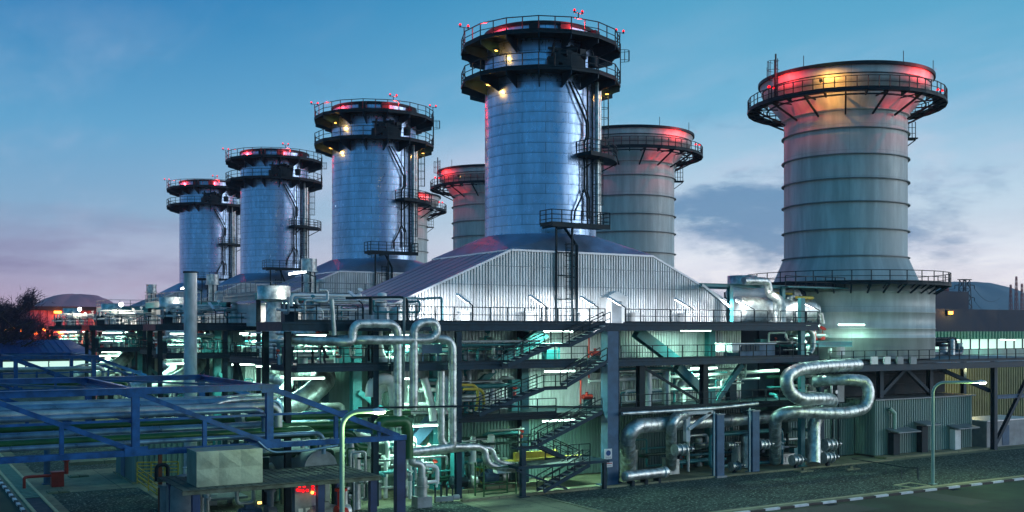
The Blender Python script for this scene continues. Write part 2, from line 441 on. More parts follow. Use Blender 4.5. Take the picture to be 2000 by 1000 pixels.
# hills
def hill(name, m, c, rx, ry, h, seed):
    random.seed(seed); mb = MB(); n, kk = 64, 14; vs = []; c = Vector(c)
    for j in range(kk + 1):
        r = 1 - j / kk
        for i in range(n):
            a = 2 * PI * i / n; z = h * math.sqrt(max(0, 1 - r * r)) * (1 + r * (.10 * math.sin(2 * a + seed) + .04 * math.sin(7 * a))) + random.uniform(0, .02) * h * (r < .97)
            vs.append(c + Vector((rx * r * math.cos(a), ry * r * math.sin(a), z if r < 1 else -5)))
    mb.add(vs, [(j * n + i, j * n + (i + 1) % n, (j + 1) * n + (i + 1) % n, (j + 1) * n + i) for j in range(kk) for i in range(n)], True)
    return structure(mb, name, m)
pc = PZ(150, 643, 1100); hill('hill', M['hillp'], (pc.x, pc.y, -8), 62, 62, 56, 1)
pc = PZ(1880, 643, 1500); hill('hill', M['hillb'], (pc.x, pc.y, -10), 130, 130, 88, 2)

# ================================================================== STEAM STACK (one per unit)
SU, SV_ = 51.4, 80.4
sb = H + 8.1
def ngon(r, z, n=16, a0=None, c=(SU, SV_)):
    a0 = PI / n if a0 is None else a0
    return [Vector((c[0] + r * math.cos(2 * PI * k / n + a0), c[1] + r * math.sin(2 * PI * k / n + a0), z)) for k in range(n)]
def ladder(mb, base, top, out, cage=True, w=.5, r=.03, cr=.42):
    """vertical caged ladder; out = unit vector away from the wall"""
    base = Vector(base); top = Vector(top); out = Vector(out); side = Vector((-out.y, out.x, 0))
    for q in (-1, 1): mb.beam(base + side * q * w / 2, top + side * q * w / 2, 2 * r)
    z = base.z + .3
    while z < top.z:
        p = Vector((base.x, base.y, z)); mb.beam(p - side * w / 2, p + side * w / 2, r * 1.4); z += .35
    if cage:
        z = base.z + 2.0; hoops = []
        while z <= top.z + .01:
            c = Vector((base.x, base.y, z)) + out * cr * .9
            g = [c - out * cr * .9 + side * cr] + [c + side * cr * math.cos(a) + out * cr * math.sin(a) for a in [PI * k / 6 for k in range(7)]] + [c - out * cr * .9 - side * cr]
            for a, b in zip(g, g[1:]): mb.beam(a, b, r * 1.3)
            hoops.append(g); z += .9
        for k in (1, 3, 4, 5, 7):
            if len(hoops) > 1: mb.beam(hoops[0][k], hoops[-1][k], r * 1.2)

def platform(parent, rin, rout, z, c, n, name='platform', railh=1.15, brk=1.3, solid=True, th=.12, brout=.75, sp=1.6, bmat=None):
    """ring walkway with railing and tapered radial brackets"""
    mb = MB(); a0 = PI / n
    po = ngon(rout, z, n, a0, c); pi = ngon(rin, z, n, a0, c); dz = Vector((0, 0, th))
    for k in range(n):
        q = (k + 1) % n
        mb.quad(po[k], po[q], pi[q], pi[k]); mb.quad(po[k] - dz, pi[k] - dz, pi[q] - dz, po[q] - dz)
        mb.beam(po[k].lerp(pi[k], .01) - dz * 1.2, po[q].lerp(pi[q], .01) - dz * 1.2, .10, .22)
        mb.quad(pi[k], pi[q], pi[q] - dz, pi[k] - dz)
    dk = mb.obj(name, M['dark'], parent)
    b = MB()
    for k in range(n):
        o, i = po[k], pi[k]; t = Vector((-(o - i).y, (o - i).x, 0)).normalized() * .04
        o = o - Vector((0, 0, th + .01)); i = i - Vector((0, 0, th + .01)); o = o.lerp(i, .02)
        if solid:
            pr = [i, o, o - Vector((0, 0, brout)), i - Vector((0, 0, brk))]
            vs = [p + t for p in pr] + [p - t for p in pr]
            MB().add(vs, [(0, 1, 2, 3), (7, 6, 5, 4), (0, 4, 5, 1), (1, 5, 6, 2), (2, 6, 7, 3), (3, 7, 4, 0)]).obj('bracket', bmat or M['navy'], dk)
        else:
            b.beam(o, i, .14); b.beam(o, i - Vector((0, 0, brk)), .14); m_ = o.lerp(i, .5); b.beam(m_, i - Vector((0, 0, brk * .5)), .09)
            if k: b.beam(m_, last, .08)
            last = m_
    if b.v: b.obj('bracket_ring', bmat or M['navy'], dk)
    MB().rail(ngon(rout - .05, z, n, a0, c), railh, sp, .035, closed=True).obj('railing', M['dark'], dk)
    return dk

st = thing('exhaust_stack', '', 'chimney', (SU, SV_, sb))
top = H + 26.4
mb = MB(); mb.lathe([(5.25, sb - .25), (5.08, sb + .1)], 64, (SU, SV_, 0)); z = sb + .1
while z < top - .3:
    z2 = min(z + .88, top); mb.lathe([(5.03, z), (5.0, z2)], 64, (SU, SV_, 0)); z = z2
mb.lathe([(4.98, top), (4.7, top), (4.7, top - 3), (0.1, top - 3)], 48, (SU, SV_, 0), smooth=False)
shaft = mb.obj('shaft', M['stack'], st)
mb = MB(); mb.lathe([(5.0, top - .28), (5.14, top - .28), (5.14, top + .04), (4.95, top + .04)], 64, (SU, SV_, 0), smooth=False, close=True)
mb.obj('rim', M['dark'], st)
c0 = (SU, SV_)
p1 = platform(st, 5.05, 7.2, H + 25.1, c0, 16, 'upper_platform', brk=1.15, brout=.5)
p2 = platform(st, 5.05, 7.2, H + 22.05, c0, 16, 'lower_platform', brk=1.15, brout=.5)
# support panels on the rim seen over the railing
for a in (-100, -128, -58):
    mb = MB(); v = Vector((math.cos(R(a)), math.sin(R(a)), 0)); mb.box(Vector((SU, SV_, H + 25.7)) + v * 5.35, (.5, .9, 1.1), R(a)); mb.obj('rim_box', M['dark'], st)
# damper drive machinery on the lower platform, at the right front
def ang(a): return Vector((math.cos(R(a)), math.sin(R(a)), 0))
mb = MB(); CC = Vector((SU, SV_, 0))
for a in range(-114, -82, 4):
    p = CC + ang(a) * 5.75; mb.box(p + Vector((0, 0, H + 22.9 + .35 * math.sin(a))), (.7, .55, 1.3 + .3 * math.cos(a * 3)), R(a))
for a in (-114, -98, -84): mb.beam(CC + ang(a) * 5.9 + Vector((0, 0, H + 22.1)), CC + ang(a + 3) * 5.8 + Vector((0, 0, H + 24.3)), .18)
for a, z in ((-110, 23.5), (-101, 23.9), (-92, 23.4)): mb.cyl(CC + ang(a) * 5.6 + Vector((0, 0, H + z)), CC + ang(a + 9) * 6.2 + Vector((0, 0, H + z)), .26, n=10)
mb.beam(CC + ang(-116) * 5.8 + Vector((0, 0, H + 23.9)), CC + ang(-84) * 5.8 + Vector((0, 0, H + 23.9)), .2)
mb.cyl(CC + ang(-76) * 6.2 + Vector((0, 0, H + 22.6)), CC + ang(-76) * 6.2 + Vector((0, 0, H + 23.5)), .42, n=12)
mb.cyl(CC + ang(-80) * 6.2 + Vector((0, 0, H + 23.2)), CC + ang(-72) * 6.2 + Vector((0, 0, H + 23.2)), .15, n=8)
mb.cyl(CC + ang(-76) * 6.2 + Vector((0, 0, H + 23.5)), CC + ang(-76) * 6.2 + Vector((0, 0, H + 23.9)), .1, n=8)
mb.obj('damper_drive', M['dark'], st)
# landings, ladder and pipes on the right side
LA = -22                        # bearing of the ladder line
mid = H + 13.9 + 2.0; low = H + 8.9
def landing(parent, a0, a1, r0, r1, z, name='landing'):
    mb = MB(); n = 6; out = [CC + ang(a0 + (a1 - a0) * k / n) * r1 + Vector((0, 0, z)) for k in range(n + 1)]
    inn = [CC + ang(a0 + (a1 - a0) * k / n) * r0 + Vector((0, 0, z)) for k in range(n + 1)]; dz = Vector((0, 0, .16))
    for k in range(n):
        mb.quad(out[k], out[k + 1], inn[k + 1], inn[k]); mb.quad(out[k] - dz, inn[k] - dz, inn[k + 1] - dz, out[k + 1] - dz)
        mb.beam(out[k] - dz * .6, out[k + 1] - dz * .6, .08, .26)
    mb.quad(out[0], inn[0], inn[0] - dz, out[0] - dz); mb.quad(out[-1], out[-1] - dz, inn[-1] - dz, inn[-1])
    for k in (1, n - 1): mb.beam(out[k] - dz, inn[k] - Vector((0, 0, 1.1)), .1)
    d_ = mb.obj(name, M['dark'], parent)
    MB().rail([inn[0]] + out + [inn[-1]], 1.15, 1.0, .035, mid=2).obj('railing', M['dark'], d_); return d_
landing(st, -84, -22, 5.05, 6.9, H + 15.1)
ld_ = MB()
o_ = ang(-35); ladder(ld_, CC + o_ * 5.35 + Vector((0, 0, H + 15.2)), CC + o_ * 5.35 + Vector((0, 0, H + 22.9)), o_)
o_ = ang(-60); ladder(ld_, CC + o_ * 5.35 + Vector((0, 0, low)), CC + o_ * 5.35 + Vector((0, 0, H + 15.9)), o_)
o_ = ang(-36); ladder(ld_, CC + o_ * 7.2 + Vector((0, 0, H + 22.1)), CC + o_ * 7.2 + Vector((0, 0, H + 25.6)), o_)
ld_.obj('caged_ladder', M['dark'], st)
pp = MB()
def Ps(a, r, z): return CC + ang(a) * r + Vector((0, 0, H + z))
for da, rr, off in ((0, .10, 0), (3.2, .07, .35)):
    pp.tube([Ps(-95 + da, 5.3, 21.3), Ps(-87 + da, 5.35, 19.9 + off), Ps(-78 + da, 5.35, 18.6 + off), Ps(-74 + da, 5.35, 17.9), Ps(-74 + da, 5.35, 16.8), Ps(-77 + da, 5.35, 16.2), Ps(-77 + da, 5.35, 12.2), Ps(-73 + da, 5.35, 11.4), Ps(-73 + da, 5.35, 9.6)], rr, 8)
for a, r_ in ((-72, .08), (-63, .07), (-38, .06)): pp.tube([Ps(a, 5.3, 21.6), Ps(a, 5.3, 9.0)], r_, 8)
pp.tube([Ps(-77, 5.35, 12.2), Ps(-82, 5.3, 11.2), Ps(-88, 5.25, 10.2), Ps(-89, 5.25, 9.4)], .09, 8)
pp.obj('riser_pipes', M['dark'], st)
ll = MB()
for a in (0, 6): ll.cyl(Ps(-56 + a, 5.45, 9.0), Ps(-56 + a, 5.45, 21.8), .22, n=10)
ll.obj('lagged_riser', M['alu'], st)
# red beacons on the top railing
for a in (167, -96, -36):
    bc = MB(); p = Ps(a, 7.15, 26.2); bc.beam(p, p + Vector((0, 0, .45)), .07); bc.beam(p + Vector((-.4, 0, .45)), p + Vector((.4, 0, .45)), .05)
    for q in (-.4, .4): bc.cyl(p + Vector((q, 0, .42)), p + Vector((q, 0, .62)), .08, n=8)
    o = bc.obj('beacon', M['dark'], st)
    for q in (-.4, .4): MB().dome(p + Vector((q, 0, .60)), (0, 0, 1), .11, .17, 10, 4).obj('red_lens', M['redl'], o)
# red and amber lamps lighting the crown
light('POINT', Ps(-172, 6.4, 26.0), 900, REDC, parent=st, rad=.15)
light('POINT', Ps(-92, 6.4, 26.0), 900, REDC, parent=st, rad=.15)
for a, z, e in ((-162, 23.9, 110), (-172, 21.1, 140), (-38, 21.0, 70)):
    lf = MB(); p = Ps(a, 6.0, z); lf.box(p + Vector((0, 0, .2)), (.5, .3, .14), R(a)); o = lf.obj('bulkhead_lamp', M['dark'], st)
    q = MB(); q.box(p + Vector((0, 0, .10)), (.26, .14, .05), R(a)); q.obj('lens', M['warm'], o)
    light('POINT', p - Vector((0, 0, .15)), e, AMB, parent=st, rad=.12)
cs = per_unit(st, '{o} of the four shiny metal stacks with two dark ring platforms')
for c_ in cs[1:]:                # the two far stacks have their amber lamps off
    for ch in list(c_.children):
        if ch.type == 'LIGHT' and ch.data.color[1] > .3: bpy.data.objects.remove(ch)
        elif ch.name.startswith('bulkhead_lamp'):
            for g in list(ch.children): bpy.data.objects.remove(g)

# ================================================================== BOILER HOUSE WITH HOOD (one per unit)
U0, U1, V0, V1 = 33.0, 69.8, 73.5, 87.4
TU0, TU1 = 44.1, 58.7
EZ, TZ, DZ = H + 1.6, H + 6.44, H + .5
bh = thing('boiler_house', '', 'boiler house', ((U0 + U1) / 2, V0, 0))
def ztop(u):
    if u < TU0: return EZ + (TZ - EZ) * (u - U0) / (TU0 - U0)
    if u > TU1: return EZ + (TZ - EZ) * (U1 - u) / (U1 - TU1)
    return TZ
def corrugated(mb, a, b, z0f, z1f, pitch=.27, dep=.12, out=(0, -1, 0)):
    a = Vector(a); b = Vector(b); out = Vector(out); L = (b - a).length; t = (b - a) / L; n = int(L / pitch); pr = []
    for i in range(n):
        x = i * pitch
        for dx, h in ((0, 0), (.34, 0), (.46, 1), (.88, 1)): pr.append((x + dx * pitch, h))
    pr.append((L, 0))
    pts = [(a + t * x + out * (h * dep), x) for x, h in pr]
    vs = []
    for p, x in pts: vs += [Vector((p.x, p.y, z0f(x))), Vector((p.x, p.y, z1f(x)))]
    mb.add(vs, [(2 * i, 2 * i + 2, 2 * i + 3, 2 * i + 1) for i in range(len(pts) - 1)])
mb = MB(); corrugated(mb, (U0, V0, 0), (U1, V0, 0), lambda x: DZ - .2, lambda x: ztop(U0 + x)); mb.obj('hood_front', M['corr'], bh)
for z_, ww in ((H + 3.55, 1), (H + 5.1, .6)):
    MB().bx((U0 + (z_ - EZ) / (TZ - EZ) * 11.1 + .3, V0 - .135, z_), (U1 - (z_ - EZ) / (TZ - EZ) * 11.1 - .3, V0 - .124, z_ + .035)).obj('sheet_lap', M['grey'], bh)
mb = MB()
mb.quad((U0, V0, EZ), (TU0, V0, TZ), (TU0, V1, TZ), (U0, V1, EZ)); mb.quad((TU1, V0, TZ), (U1, V0, EZ), (U1, V1, EZ), (TU1, V1, TZ))
mb.add([(U0, V1, DZ), (U1, V1, DZ), (U1, V1, EZ), (TU1, V1, TZ), (TU0, V1, TZ), (U0, V1, EZ)], [(0, 1, 2, 3, 4, 5)])
for s_, (ua, ub) in ((-1, (U0, TU0)), (1, (U1, TU1))):
    for i in range(1, 8):
        v = V0 + (V1 - V0) * i / 8; mb.beam((ua, v, EZ + .02), (ub, v, TZ + .02), .05, .05)
mb.obj('hood_roof', M['roof'], bh)
mb = MB(); corrugated(mb, (U0, V1, 0), (U0, V0, 0), lambda x: DZ - .2, lambda x: EZ, out=(-1, 0, 0)); mb.obj('hood_side', M['corr'], bh)
mb = MB(); corrugated(mb, (U1, V0, 0), (U1, V1, 0), lambda x: DZ - .2, lambda x: EZ, out=(1, 0, 0))
mb.obj('hood_side', M['corr'], bh)
# cap: facets from the square top to the stack foot
mb = MB(); n = 32; sq = [(TU1 + .15, V1), (TU0 - .15, V1), (TU0 - .15, V0 - .12), (TU1 + .15, V0 - .12)]
ring = [(SU + 5.3 * math.cos(2 * PI * k / n + PI / 4), SV_ + 5.3 * math.sin(2 * PI * k / n + PI / 4), sb + .1) for k in range(n)]
vs = [Vector((x, y, TZ + .06)) for x, y in sq] + [Vector(p) for p in ring]
fs = []
for s_ in range(4):
    c_ = s_; nx = (s_ + 1) % 4
    k0 = s_ * 8
    for k in range(4): fs.append((c_, 4 + (k0 + k) % n, 4 + (k0 + k + 1) % n))
    fs.append((c_, 4 + (k0 + 4) % n, nx))
    for k in range(4, 8): fs.append((nx, 4 + (k0 + k) % n, 4 + (k0 + k + 1) % n))
mb.add(vs, fs)
mb.obj('hood_cap', M['cap'], bh)
mb = MB()
mb.beam((U0, V0 - .1, EZ), (TU0, V0 - .1, TZ), .14, .16); mb.beam((TU0, V0 - .14, TZ), (TU1, V0 - .14, TZ), .16, .16); mb.beam((TU1, V0 - .1, TZ), (U1, V0 - .1, EZ), .14, .16)
mb.beam((U0 - .1, V0, EZ), (U0 - .1, V1, EZ), .16, .16); mb.beam((TU0 - .1, V0, TZ), (TU0 - .1, V1, TZ), .14, .12)
mb.obj('hood_trim', M['trim'], bh)
# dormer doorway and junction boxes on the hood front
mb = MB(); p = Pv(1192, 600, V0); mb.bx((p.x - 1.05, V0 - .9, DZ), (p.x + 1.05, V0 - .05, DZ + 2.2)); mb.add([(p.x - 1.2, V0 - 1.0, DZ + 2.2), (p.x + 1.2, V0 - 1.0, DZ + 2.2), (p.x, V0 - 1.0, DZ + 2.75), (p.x - 1.2, V0 - .08, DZ + 2.2), (p.x + 1.2, V0 - .08, DZ + 2.2), (p.x, V0 - .08, DZ + 2.75)], [(0, 1, 2), (3, 5, 4), (0, 3, 4, 1), (1, 4, 5, 2), (2, 5, 3, 0)])
dd = mb.obj('access_porch', M['white'], bh); MB().bx((p.x - .5, V0 - .94, DZ + .02), (p.x + .5, V0 - .905, DZ + 1.9)).obj('door', M['grey'], dd)
for px in (905, 1031, 1137, 1243, 1337, 1441):
    p = Pv(px, 615, V0 - .35); mb = MB(); mb.bx((p.x - .38, V0 - .7, DZ + .15), (p.x + .38, V0 - .1, DZ + .85)); mb.bx((p.x - .52, V0 - .8, DZ + .87), (p.x + .52, V0 - .08, DZ + .95)); mb.obj('junction_box', M['white'], bh)
# ladder up the hood face to the stack landing
mb = MB(); p = Pv(1112, 600, V0 - 1.0)
ladder(mb, (p.x, V0 - .9, DZ), (p.x, V0 - .9, H + 7.2), (0, -1, 0), w=.55)
mb.obj('caged_ladder', M['dark'], bh)
mb = MB(); lx = p.x
for q in (-1, 1): mb.beam((lx + q * .8, V0 - .25, DZ), (lx + q * .8, V0 - .25, H + 8.7), .14)
for z in (2.5, 4.5, 6.4): mb.beam((lx - .8, V0 - .25, H + z), (lx + .8, V0 - .25, H + z), .08)
for q in (-.8, .8): mb.beam((lx + q, V0 - .2, H + 8.6), (lx + q * .9, SV_ - 4.9, H + 8.6), .14)
mb.tube([(lx + 1.25, V0 - .3, DZ), (lx + 1.25, V0 - .3, H + 7), (lx + 1.25, V0 + 1.6, H + 8.7)], .12, 8)
mb.obj('ladder_frame', M['dark'], bh)
mb = MB(); zl = H + 8.75; a = Vector((lx - 2.0, V0 - .6, zl)); b = Vector((SU + 6.2, SV_ - 4.6, zl))
mb.bx((lx - 1.6, V0 - .8, zl - .16), (lx + 4.3, V0 + 1.0, zl)); mb.beam((lx - 1.6, V0 - .84, zl - .12), (lx + 4.3, V0 - .84, zl - .12), .07, .3)
dk = mb.obj('landing', M['dark'], bh)
MB().rail([(lx - 1.6, V0 + 1.0, zl), (lx - 1.6, V0 - .8, zl), (lx + 4.3, V0 - .8, zl), (lx + 4.3, V0 + 1.0, zl)], 1.15, .95, .035, mid=2).obj('railing', M['dark'], dk)
# lower casing below the deck
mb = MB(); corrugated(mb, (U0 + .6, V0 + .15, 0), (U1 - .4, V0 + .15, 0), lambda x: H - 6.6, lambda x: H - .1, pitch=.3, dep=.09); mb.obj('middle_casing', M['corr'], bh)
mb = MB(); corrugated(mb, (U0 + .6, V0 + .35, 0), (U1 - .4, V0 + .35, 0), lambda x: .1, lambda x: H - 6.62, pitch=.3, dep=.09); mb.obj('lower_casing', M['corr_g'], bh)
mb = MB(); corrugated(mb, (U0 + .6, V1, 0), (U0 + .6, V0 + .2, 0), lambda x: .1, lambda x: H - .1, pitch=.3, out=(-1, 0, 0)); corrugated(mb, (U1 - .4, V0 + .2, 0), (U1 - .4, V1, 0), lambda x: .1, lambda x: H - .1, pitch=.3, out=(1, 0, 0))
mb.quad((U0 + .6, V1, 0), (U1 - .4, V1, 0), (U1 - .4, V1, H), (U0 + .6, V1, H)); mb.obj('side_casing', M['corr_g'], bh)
per_unit(bh, '{o} of the four corrugated boiler houses with a sloping pyramid hood')

# ================================================================== STEEL FRAME WITH DECKS (one per unit)
VF = 68.0
fr = thing('steel_frame', '', 'steel structure', (50, VF, 0))
UL, UR = 23.1, 73.6
ZM, ZL = H - 2.45, H - 6.45
def deck(u0, u1, v0, v1, z, name, rails, mt='navy', fascia=.52, th=.1, rmat='dark'):
    mb = MB(); mb.bx((u0, v0, z - th), (u1, v1, z))
    for a, b in (((u0, v0), (u1, v0)), ((u0, v1), (u1, v1)), ((u0, v0), (u0, v1)), ((u1, v0), (u1, v1))):
        dx = .06 if a[0] == b[0] else 0
        mb.ibeam((a[0], a[1], z - th - .004 - fascia / 2), (b[0], b[1], z - th - .004 - fascia / 2), .2, fascia, th=.05)
    n = int((u1 - u0) / 3)
    for i in range(1, n): mb.beam((u0 + (u1 - u0) * i / n, v0 + .12, z - th - .15), (u0 + (u1 - u0) * i / n, v1 - .12, z - th - .15), .12, .25)
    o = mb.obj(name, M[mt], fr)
    for r in rails: MB().rail([(x, y, z) for x, y in r], 1.12, 1.55, .033).obj('railing', M[rmat], o)
    return o
deck(UL, UR, VF, V0 - .02, DZ, 'upper_deck', [[(24, VF + .05), (49.6, VF + .05)], [(51.6, VF + .05), (UR - .05, VF + .05), (UR - .05, V0)]])
deck(31, UR, VF, V0 - .02, ZM, 'middle_deck', [[(31, VF + .05), (47.9, VF + .05)], [(51.2, VF + .05), (UR - .05, VF + .05)]], 'navy', .42)
deck(36.5, UR, VF + .1, V0, ZL, 'lower_deck', [[(36.5, VF + .15), (45, VF + .15)], [(51.2, VF + .15), (72, VF + .15)]], 'dark', .3)
deck(31.2, U0 - .3, V0 + .02, 93, DZ, 'side_deck', [[(31.25, V0), (31.25, 93)]])
deck(26.8, U0 - .3, V0 + .02, 93, ZM, 'middle_side_deck', [[(26.85, V0), (26.85, 93)]], 'navy', .35)
deck(UL + 1, 30.8, VF, V0, ZM, 'middle_end_deck', [[(UL + 1.05, VF + .05), (30.8, VF + .05)]], 'navy', .35)
def column(u, v, z0, z1, w, m, kind='box', name='column'):
    mb = MB()
    if kind == 'box': mb.box((u, v, (z0 + z1) / 2), (w, w * .85, z1 - z0)); mb.bx((u - w * .8, v - w * .7, z0), (u + w * .8, v + w * .7, z0 + .08))
    else: mb.ibeam((u, v, z0), (u, v, z1), w, w, up=(0, 1, 0), th=.05)
    return mb.obj(name, M[m], fr)
column(49.95, VF - .1, 0, H - .15, 1.05, 'slate')
column(50.95, VF + .6, 0, H - .15, .6, 'navy')
for u in (29.9, 36.5): column(u, VF + .3, 0, H - .15, .42, 'navy', 'i')
column(71.7, VF + .3, 0, H + 2.8, .5, 'teal')
for u, m in ((30.4, 'teal'), (37.0, 'teal'), (45, 'navy'), (65, 'teal')): column(u, V0 - .5, 0, H - .15, .7, m, 'i')
for v in (74.5, 84, 92.5):
    column(32.3, v, 0, H - .15, .4, 'navy', 'i')
    if v > 80: column(27.2, v, 0, ZM - .3, .4, 'dark', 'i')
for u, m in ((53.5, 'dark'), (60.3, 'dark')): column(u, VF + .5, ZL, ZM - .4, .55, m, 'i')
def brace(a, b, w=.5, m='teal', name='brace'):
    mb = MB(); mb.ibeam(a, b, w, w * .8, up=(0, 1, 0)); return mb.obj(name, M[m], fr)
brace(Pv(1243, 648, 71.6), Pv(1322, 708, 71.6), .95)
brace(Pv(1322, 716, 69.8), Pv(1392, 782, 69.8), .75)
brace(Pv(1448, 712, 69.8), Pv(1400, 782, 69.8), .45)
brace(Pv(1062, 648, 71.6), Pv(972, 712, 71.6), .95)
brace(Pv(862, 800, 72.6), Pv(790, 880, 72.6), .9, 'slate')
brace(Pv(965, 722, 72.6), Pv(880, 800, 72.6), .5)
brace(Pv(700, 765, 72.6), Pv(760, 810, 72.6), .4)
column(UL + .5, VF + .4, 0, H - .15, .4, 'dark', 'i'); column(UL + .5, V0 - .4, 0, H - .15, .4, 'dark', 'i')
for v in (84,): brace((27.2, v, .2), (27.2, v + 8, ZM - .5), .25, 'dark')
brace((53.5, VF + .5, ZM - .5), (59.8, VF + .5, ZL + .3), .2, 'dark')
per_unit(fr, 'dark steel frame with railed decks on the {o} boiler house')

# staircases on the front of the first unit
def stair(a, b, dv, label, name='staircase', wid=.95, m='navy'):
    """a = top, b = foot (front edge); runs down in -u or +u; width dv to the back"""
    a = Vector(a); b = Vector(b); t = thing(name, label, 'staircase', (b.x, b.y, b.z), 'zigzag stairs on the boiler house front')
    wv = Vector((0, wid, 0))
    mb = MB(); mb.beam(a - Vector((0, 0, .1)), b - Vector((0, 0, .1)), .06, .28, up=(0, 1, 0)) if False else None
    for o in (Vector((0, 0, 0)), wv):
        MB().beam(a + o - Vector((0, 0, .08)), b + o - Vector((0, 0, .08)), .07, .28).obj('stringer', M[m], t)
    n = max(3, int(abs(a.z - b.z) / .2))
    for i in range(n):
        p = b.lerp(a, (i + .5) / n); MB().box(p + wv / 2, (.30, wid - .08, .05)).obj('tread', M['white'], t)
    mb = MB()
    for o in (Vector((0, 0, 0)), wv):
        q0, q1 = b + o, a + o; up = Vector((0, 0, 1.0))
        mb.beam(q0 + up, q1 + up, .07); mb.beam(q0 + up * .5, q1 + up * .5, .045)
        k = max(2, int((q1 - q0).length / 1.4))
        for i in range(k + 1): p = q0.lerp(q1, i / k); mb.beam(p, p + up, .06)
    mb.obj('handrail', M['dark'], t)
    return t
def landing_box(parent, a, b, name='landing'):
    mb = MB(); mb.bx(a, b); o = mb.obj(name, M['navy'], parent); return o
vs_ = 66.9
def S(px, py): return Pv(px, py, vs_)
t1 = stair(S(1192, 634), S(1112, 673), 1, 'top flight of the zigzag stairs, left of the tall slate blue column')
a, b = S(1112, 673), S(1076, 673); o = landing_box(t1, (b.x, vs_, a.z - .2), (a.x, vs_ + .95, a.z - .06))
MB().rail([(b.x, vs_, a.z - .06), (a.x, vs_, a.z - .06)], 1.0, 1.2, .033).obj('railing', M['dark'], o)
t2 = stair(S(1076, 674), S(992, 712), 1, 'second flight of the zigzag stairs, ending on the middle deck')
t3 = stair(S(1186, 704), S(1108, 751), 1, 'third flight of the zigzag stairs, just below the middle deck')
a, b = S(1108, 751), S(1062, 757); o = landing_box(t3, (b.x, vs_, b.z - .2), (a.x, vs_ + .95, b.z - .06))
MB().rail([(b.x, vs_, b.z - .06), (a.x, vs_, b.z - .06)], 1.0, 1.2, .033).obj('railing', M['dark'], o)
t4 = stair(S(1062, 758), S(936, 808), 1, 'long flight of the zigzag stairs running down to the lower deck')
t5 = stair(S(1176, 803), S(1050, 868), 1, 'stair flight from the lower deck down to the small landing by the blue post')
a, b = S(1052, 868), S(1012, 874); o = landing_box(t5, (b.x, vs_, b.z - .2), (a.x, vs_ + .95, b.z - .06))
MB().rail([(b.x, vs_, b.z - .06), (a.x, vs_, b.z - .06)], 1.0, 1.2, .033).obj('railing', M['dark'], o)
t6 = stair(Pv(1056, 870, 67.9), Pv(1132, 905, 67.9), 1, 'short flight of the zigzag stairs that doubles back to the right')
t7 = stair(Pv(1152, 906, 66.0), Pv(1062, 958, 66.0), 1, 'bottom flight of the zigzag stairs, standing on the concrete apron', m='navy')
# bottom stair platform and its posts
pl_ = thing('stair_platform', 'low steel platform under the zigzag stairs with a blue corner post', 'platform', (45, 66.5, 0))
a = Pv(1014, 912, 65.9); b = Pv(1192, 898, 65.9); zz = (a.z + b.z) / 2
mb = MB(); mb.bx((a.x, 66.0, zz - .22), (b.x, 68.6, zz)); mb.obj('platform_deck', M['navy'], pl_)
MB().rail([(Pv(1065, 905, 68.6).x, 68.6, zz), (b.x, 68.6, zz)], 1.0, 1.0, .033).obj('railing', M['dark'], pl_)
p = S(1014, 875); MB().box((p.x, 66.4, p.z / 2), (.36, .36, p.z)).bx((p.x - .4, 66, 0), (p.x + .4, 66.8, .06)).obj('post', M['navy'], pl_)
MB().box((b.x - .2, 66.4, zz / 2 - .1), (.28, .28, zz - .22)).obj('post', M['navy'], pl_)
MB().beam((a.x, 66.3, zz - .3), (a.x + 4.5, 66.3, .3), .14).obj('brace', M['navy'], pl_)

# ================================================================== BYPASS STACKS (row on the right)
BU, BV = 86.0, 0
def fitB():
    # axis of the nearest one seen at x = 1650, same row line as the steam stacks
    v = 76.6; a, b, c = ray(1650, 600); return Vector((a * v / b, v, 0))
BC = fitB(); bc0 = (BC.x, BC.y)
by = thing('bypass_stack', '', 'chimney', (BC.x, BC.y, H - 3))
RB = 6.18
zt = H + 22.0
pr = [(8.75, H - 2.9), (8.8, H - 2.85)]
for z in (-.9, .0, 1.6, 3.6): pr += [(8.8, H + z), (8.86, H + z + .02), (8.86, H + z + .1), (8.8, H + z + .12)]
pr += [(8.8, H + 4.4), (7.35, H + 4.75), (6.3, H + 7.2), (RB, H + 7.35), (RB, H + 21.7)]
mb = MB(); mb.lathe(pr, 72, (BC.x, BC.y, 0)); mb.obj('shell', M['bypass'], by)
for z in (7.3, 10.0, 12.7, 15.0, 17.4, 20.0):
    mb = MB(); mb.lathe([(RB - .02, H + z - .06), (RB + .26, H + z - .04), (RB + .26, H + z + .04), (RB - .02, H + z + .04)], 72, (BC.x, BC.y, 0), close=True, smooth=False); mb.obj('stiffener_ring', M['ringm'], by)
mb = MB(); mb.lathe([(RB, H + 21.7), (RB + .25, H + 21.75), (RB + .25, H + 21.9), (RB + .05, H + 21.95), (8.15, H + 24.2), (8.3, H + 24.3), (8.65, H + 25.6), (8.3, H + 25.6), (7.9, H + 24.4), (5.9, H + 22), (5.9, H + 19), (.1, H + 19)], 72, (BC.x, BC.y, 0)); mb.obj('flared_crown', M['bypass'], by)
mb = MB(); mb.lathe([(8.5, H + 25.6), (8.85, H + 25.6), (8.85, H + 25.92), (8.5, H + 25.92)], 72, (BC.x, BC.y, 0), close=True, smooth=False)
mb.lathe([(8.36, H + 24.8), (8.5, H + 24.8), (8.5, H + 24.9), (8.36, H + 24.9)], 72, (BC.x, BC.y, 0), close=True, smooth=False); mb.obj('rim', M['dark'], by)
platform(by, 8.75, 9.95, H + 23.1, bc0, 30, 'platform', brk=.35, solid=False, sp=1.1, railh=1.15)
BCv = Vector((BC.x, BC.y, 0))
mb = MB()
